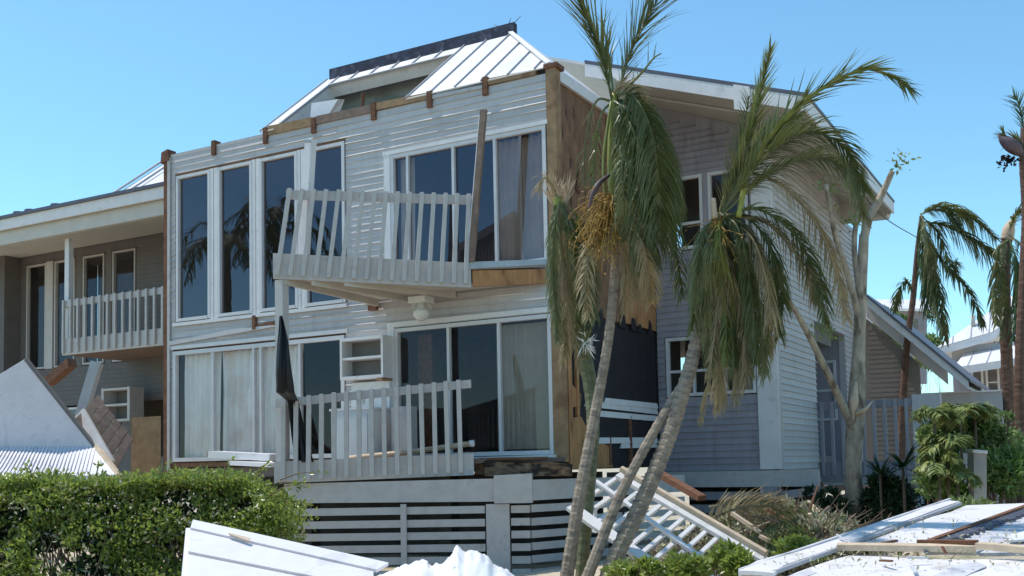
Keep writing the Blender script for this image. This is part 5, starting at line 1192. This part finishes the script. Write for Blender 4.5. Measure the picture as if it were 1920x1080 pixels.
for nm_, mt_, cnt_, l_ in (('green_leaves', M['leaf_mid'], 1900, .10), ('dark_leaves', M['twig'], 1500, .13)):
    q_ = MB(); q_.open = True
    for k in range(cnt_):
        p = mound(min(.97, max(.03, rnd.gauss(.5, .2))), rnd.uniform(.04, .62))
        if p.z < .1 or noise.noise(p * 2.2) < -.02: continue
        leaf_quad(q_, p + Vector((0, 0, rnd.uniform(0, .17))) + rdir() * .04, rdir(), rdir(), l_ * rnd.uniform(.6, 1.2), .04)
    o = q_.build(nm_, mt_, dp, world=True); o['kind'] = 'stuff'
o = tw_.build('twigs', M['twig'], dp, world=True); o['kind'] = 'stuff'
for k in range(46):
    p = mound(min(.92, max(.08, rnd.gauss(.55, .2))), rnd.uniform(.1, .5)); d = rdir() * rnd.uniform(.2, .6); d.z = abs(d.z) * .55 + .03
    if p.z < .1: continue
    (MB().beam(p, p + d, rnd.uniform(.02, .05), rnd.uniform(.015, .03)) if k % 3 else MB().tube([p, p + d * .5 + rdir() * .06, p + d * 1.3], [.025, .018, .008], 6)).build('broken_stick', M[rnd.choice(('rust', 'oldwood', 'palewood', 'twig', 'twig', 'rust'))], dp, world=True)
for pts_, mt_ in (([(1310, 985, 12.2), (1370, 955, 12.4), (1440, 950, 12.6), (1500, 975, 12.6)], 'palm_dead'), ([(1560, 990, 12.6), (1510, 975, 12.4), (1450, 985, 12.1), (1400, 1010, 11.8)], 'palm_olive'), ([(1330, 950, 12.8), (1400, 940, 13.0), (1470, 945, 13.0)], 'palm_dead'), ([(1540, 1015, 11.9), (1490, 1005, 11.8), (1440, 1020, 11.6)], 'palm')):
    frond(dp, pts_, .34, 34, M[mt_], .35, .026, .1, .7, .7, .1, name='fallen_frond')
for i, (a, b, w, mt, lab) in enumerate((((1372, 962, 12.2), (1425, 998, 11.9), .05, 'palewood', 'short pale plank poking from the brush heap beside the broken railing'),
                                      ((1425, 1005, 11.8), (1482, 1033, 11.5), .045, 'palewood', 'tan stick lying lowest on the brush heap'),
                                      ((1515, 940, 13.2), (1562, 985, 12.6), .035, 'palewood', 'thin pale stick standing up at the right of the brush heap'),
                                      ((1440, 955, 12.8), (1525, 1005, 12.0), .05, 'rust', 'dark brown branch across the right of the brush heap'),
                                      ((1395, 965, 12.6), (1510, 985, 12.3), .03, 'oldwood', 'long thin brown stick lying level on the brush heap'),
                                      ((1500, 1000, 12.2), (1555, 950, 12.8), .03, 'oldwood', 'crooked twig rising from the right side of the brush heap'))):
    single(MB().beam(at(*a), at(*b), w, w * .8), 'loose_stick', M[mt], lab, 'stick')
single(MB().beam(at(1236, 888, 13.5), at(1316, 934, 12.7), .12, .07), 'broken_beam', M['rust'], 'red brown beam lying behind the white broken railing', 'beam')
# fallen white railing
fr_ = thing('fallen_railing', 'white broken railing with slanting balusters fallen against the brush heap', 'railing', tuple(at(1250, 1010, 11.2)))
pr0, pr1, pr2 = at(1163, 893, 11.9), at(1430, 1050, 10.9), at(1078, 958, 11.2)
npl = (pr1 - pr0).cross(pr2 - pr0).normalized(); npl = npl if npl.dot(FW) < 0 else -npl
hp_ = lambda x, y: hit(x, y, pr0, npl)
MB().beam(hp_(1160, 890), hp_(1432, 1048), .13, .045, npl).build('top_rail', M['white'], fr_, world=True)
MB().beam(hp_(1163, 885) + npl * .03, hp_(1434, 1044) + npl * .03, .05, .09, npl).build('rail_edge', M['palewood'], fr_, world=True)
MB().beam(hp_(1116, 906) + npl * .03, hp_(1330, 1062) + npl * .03, .05, .03, npl).build('middle_rail', M['white'], fr_, world=True)
MB().beam(hp_(1070, 950), hp_(1250, 1078), .14, .04, npl).build('bottom_rail', M['white'], fr_, world=True)
for k in range(14):
    t = k / 13
    a = Vector((1160 + 272 * t + 8, 890 + 158 * t - 5, 0)); b = Vector((1072 + 272 * t, 950 + 192 * t, 0))
    MB().beam(hp_(a.x, a.y) - npl * .035, hp_(b.x, b.y) - npl * .035, .042, .042, npl).build('baluster', M['white'], fr_, world=True)
# low green shrubs in the very front
for cx, cy, rx, ry, n_, lab in ((1180, 1085, 60, 34, 1500, 'low leafy shrub under the leaning palm trunks'), (1285, 1072, 55, 36, 1700, 'low sunlit shrub at the foot of the fallen railing'), (1365, 1062, 50, 36, 1600, 'bright low shrub at the lower end of the fallen railing')):
    shrub('shrub', lab, cx, cy, 9.6, rx, ry, n_, .085, .042, M['leaf'], 5, .05)
shrub('shrub', 'small green weeds along the edge of the white roof sheet', 1512, 1030, 10.6, 60, 22, 1300, .08, .035, M['leaf'], 6, .05)
# white scrap behind palm trunks
single(MB().prism([at(1072, 962, 11.6), at(1120, 955, 11.5), at(1118, 1000, 11.4), at(1082, 985, 11.5)], FW * .02), 'sheet_scrap', M['sheet'], 'small white sheet scrap behind the left palm trunks', 'scrap')

# white board panel in front
wp = thing('fallen_siding_panel', 'white panel of three wide boards lying in front of the hedge', 'panel', tuple(at(480, 1100, 7.2)))
a0, a1, a2 = at(360, 982, 7.7), at(727, 1062, 7.3), at(340, 1130, 6.6)
nw = (a1 - a0).cross(a2 - a0).normalized(); nw = nw if nw.z > 0 else -nw
hpw = lambda x, y: hit(x, y, a0, nw)
for k, (q, off) in enumerate((([(362, 981), (728, 1062), (706, 1075), (357, 996)], .03), ([(357, 997), (700, 1075), (700, 1130), (590, 1084), (353, 1037)], .015), ([(353, 1039), (588, 1086), (700, 1150), (343, 1150)], .0))):
    o = MB().prism([hpw(*p) + nw * off for p in q], nw * -.025).build('board', M['panelwhite'], wp, world=True)
MB().beam(hpw(355, 985) - nw * .05, hpw(342, 1140) - nw * .05, .05, .06, nw).build('cross_batten', M['panelwhite'], wp, world=True)
single(MB().prism([hpw(430, 1010) + nw * .04, hpw(470, 1022) + nw * .05, hpw(466, 1026) + nw * .045, hpw(428, 1013) + nw * .045], nw * .006), 'wood_splinter', M['palewood'], 'thin splinter lying on the white board panel', 'splinter')
# crumpled plastic sheet
sil = [(680, 1100), (705, 1078), (735, 1066), (760, 1054), (790, 1047), (815, 1054), (832, 1050), (846, 1040), (856, 1020), (872, 1031), (895, 1033), (915, 1042), (925, 1056), (950, 1064), (990, 1098)]
def silh(x):
    for (xa, ya), (xb, yb) in zip(sil[:-1], sil[1:]):
        if xa <= x <= xb: return ya + (yb - ya) * (x - xa) / (xb - xa)
    return 1100
mb = MB()
def crum(i, j):
    x = 680 + 310 * i; top = silh(x); y = 1150 + (top - 1150) * (sin(pi * min(1, j * 1.02)) ** .7)
    p = at(x, y, 6.5 + 1.1 * j)
    nzv = noise.noise(Vector((x * .03, j * 5, 2))); n2v = abs(noise.noise(Vector((x * .05, j * 7, 9)))) + .35 * abs(noise.noise(Vector((x * .11, j * 15, 4))))
    return p + Vector((0, 0, .0)) + FW * (.10 * nzv - .10 * n2v) + Vector((0, 0, -.05 * n2v))
mb.grid(crum, 110, 44); o = single(mb, 'plastic_sheet', M['sheet'], 'crumpled white plastic sheet at the bottom centre', 'sheet'); solidify(o, .004)

# white roof sheets at the lower right
rs0, rs1, rs2 = at(1400, 1080, 8.2), at(1795, 948, 11.5), at(1920, 1080, 7.6)
nr = (rs1 - rs0).cross(rs2 - rs0).normalized(); nr = nr if nr.z > 0 else -nr
hr = lambda x, y: hit(x, y, rs0, nr)
def bend(o, cuts=5, amp=.02, sc=1.3):
    b_ = bmesh.new(); b_.from_mesh(o.data)
    bmesh.ops.triangulate(b_, faces=b_.faces); bmesh.ops.subdivide_edges(b_, edges=b_.edges, cuts=cuts, use_grid_fill=True)
    for v_ in b_.verts: v_.co.z += amp * noise.noise(v_.co * sc + Vector((o.data.name.__len__(), 3, 1))) + amp * .4 * noise.noise(v_.co * sc * 4)
    b_.to_mesh(o.data); b_.free(); return o
def slab(par, name, pts, off, th, mt): return bend(MB().prism([hr(*p) + nr * off for p in pts], nr * -th).build(name, M[mt], par, world=True))
RG = 'torn roof sheets at the lower right'
r1 = thing('roof_sheet', 'long narrow white roof strip along the upper left edge of the wreckage', 'roof sheet', tuple(hr(1600, 1010)), group=RG)
slab(r1, 'strip', [(1385, 1085), (1420, 1068), (1780, 948), (1800, 950), (1470, 1075), (1450, 1090)], .06, .03, 'wreck')
MB().beam(hr(1450, 1086) + nr * .05, hr(1802, 953) + nr * .05, .03, .03, nr).build('seam_lip', M['seam'], r1, world=True)
MB().beam(hr(1388, 1083) + nr * .02, hr(1782, 946) + nr * .02, .03, .10, nr).build('edge_board', M['foam'], r1, world=True)
r2 = thing('roof_sheet', 'broad bright white roof sheet with a dark ragged right edge', 'roof sheet', tuple(hr(1780, 990)), group=RG)
slab(r2, 'sheet', [(1600, 1032), (1812, 955), (1925, 953), (1925, 962), (1725, 1034)], .04, .03, 'wreck')
mb = MB()
for k in range(38):
    a = hr(1725 + 200 * k / 38, 1036 - 73 * k / 38); mb.beam(a + nr * .05, a + nr * .05 + (hr(1735, 1044) - hr(1725, 1036)) * rnd.uniform(.7, 1.3), .03, .02, nr)
mb.build('ragged_edge', M['drip'], r2, world=True, kind='stuff')
MB().beam(hr(1722, 1036) + nr * .06, hr(1930, 958) + nr * .06, .05, .03, nr).build('edge_trim', M['rust'], r2, world=True)
r3 = thing('roof_sheet', 'grey underlay strip exposed beside the ragged edge', 'roof sheet', tuple(hr(1850, 1010)), group=RG)
slab(r3, 'strip', [(1735, 1040), (1930, 968), (1930, 1000), (1830, 1042)], .03, .03, 'foam')
r4 = thing('roof_sheet', 'pale grey battered sheet at the far right corner of the wreckage', 'roof sheet', tuple(hr(1890, 1025)), group=RG)
slab(r4, 'sheet', [(1835, 1040), (1935, 1002), (1935, 1040)], .02, .03, 'foam')
slab(r4, 'scrap', [(1890, 1018), (1935, 1008), (1935, 1024), (1892, 1026)], .06, .02, 'white')
r5 = thing('roof_sheet', 'lower white sheet streaked grey at the bottom right corner', 'roof sheet', tuple(hr(1650, 1065)), group=RG)
slab(r5, 'sheet', [(1440, 1110), (1475, 1080), (1600, 1040), (1940, 1052), (1940, 1110)], .0, .03, 'wreck')
slab(r5, 'torn_strip', [(1470, 1086), (1560, 1052), (1582, 1050), (1575, 1062), (1500, 1085)], .012, .008, 'foam')
slab(r5, 'torn_strip', [(1700, 1100), (1790, 1066), (1830, 1056), (1850, 1066), (1760, 1100)], .012, .008, 'foam')
single(MB().beam(hr(1572, 1040) + nr * .07, hr(1830, 1044) + nr * .07, .13, .05, nr), 'timber_batten', M['palewood'], 'pale timber batten crossing the white roof sheets', 'timber')
single(MB().beam(hr(1835, 1046) + nr * .10, hr(1940, 1056) + nr * .10, .09, .05, nr), 'timber_batten', M['palewood'], 'short timber batten at the right edge of the wreckage', 'timber')
single(MB().beam(hr(1722, 1038) + nr * .10, hr(1835, 1044) + nr * .12, .05, .03, nr), 'wood_strip', M['rust'], 'dark red wood strip on the timber batten', 'strip')
lt = MB(); lt.open = True
for k in range(420):
    x_, y_ = rnd.uniform(1430, 1915), rnd.uniform(985, 1078)
    if y_ < 1082 - (x_ - 1400) * .30: continue
    p = hr(x_, y_) + nr * .075; leaf_quad(lt, p, (rdir() - nr * .2).normalized(), (nr + rdir() * .6).normalized(), rnd.uniform(.02, .06), rnd.uniform(.01, .025))
lt.build('leaf_litter', M['leaf_dry'], r5, world=True, kind='stuff')
for k in range(7):
    x_ = rnd.uniform(1560, 1900); y_ = rnd.uniform(1030, 1075); a = hr(x_, y_) + nr * .05; b = hr(x_ + rnd.uniform(-60, 60), y_ + rnd.uniform(-14, 14)) + nr * rnd.uniform(.04, .12)
    MB().beam(a, b, rnd.uniform(.015, .035), .015, nr).build('splinter', M[rnd.choice(('palewood', 'rust', 'foam'))], r5, world=True)
c = hr(1800, 950); o = thing('weed_tuft', 'yellow green leaf tuft at the top of the white roof sheets', 'plant', tuple(c))
leaf_cloud(o, [(at(1812, 948, 11.6), Vector((.24, .15, .05)))], 260, .10, .03, M['leaf_yellow'])
shrub('tree', 'small distant green tree before the tiny dark roofed house', 1672, 625, 52, 34, 46, 1500, .35, .16, M['leaf_mid'], 5, cat='tree')
shrub('tree', 'rounded distant green tree between the far house and the bent palm', 1742, 660, 50, 30, 34, 1300, .35, .16, M['leaf_fresh'], 5, cat='tree')
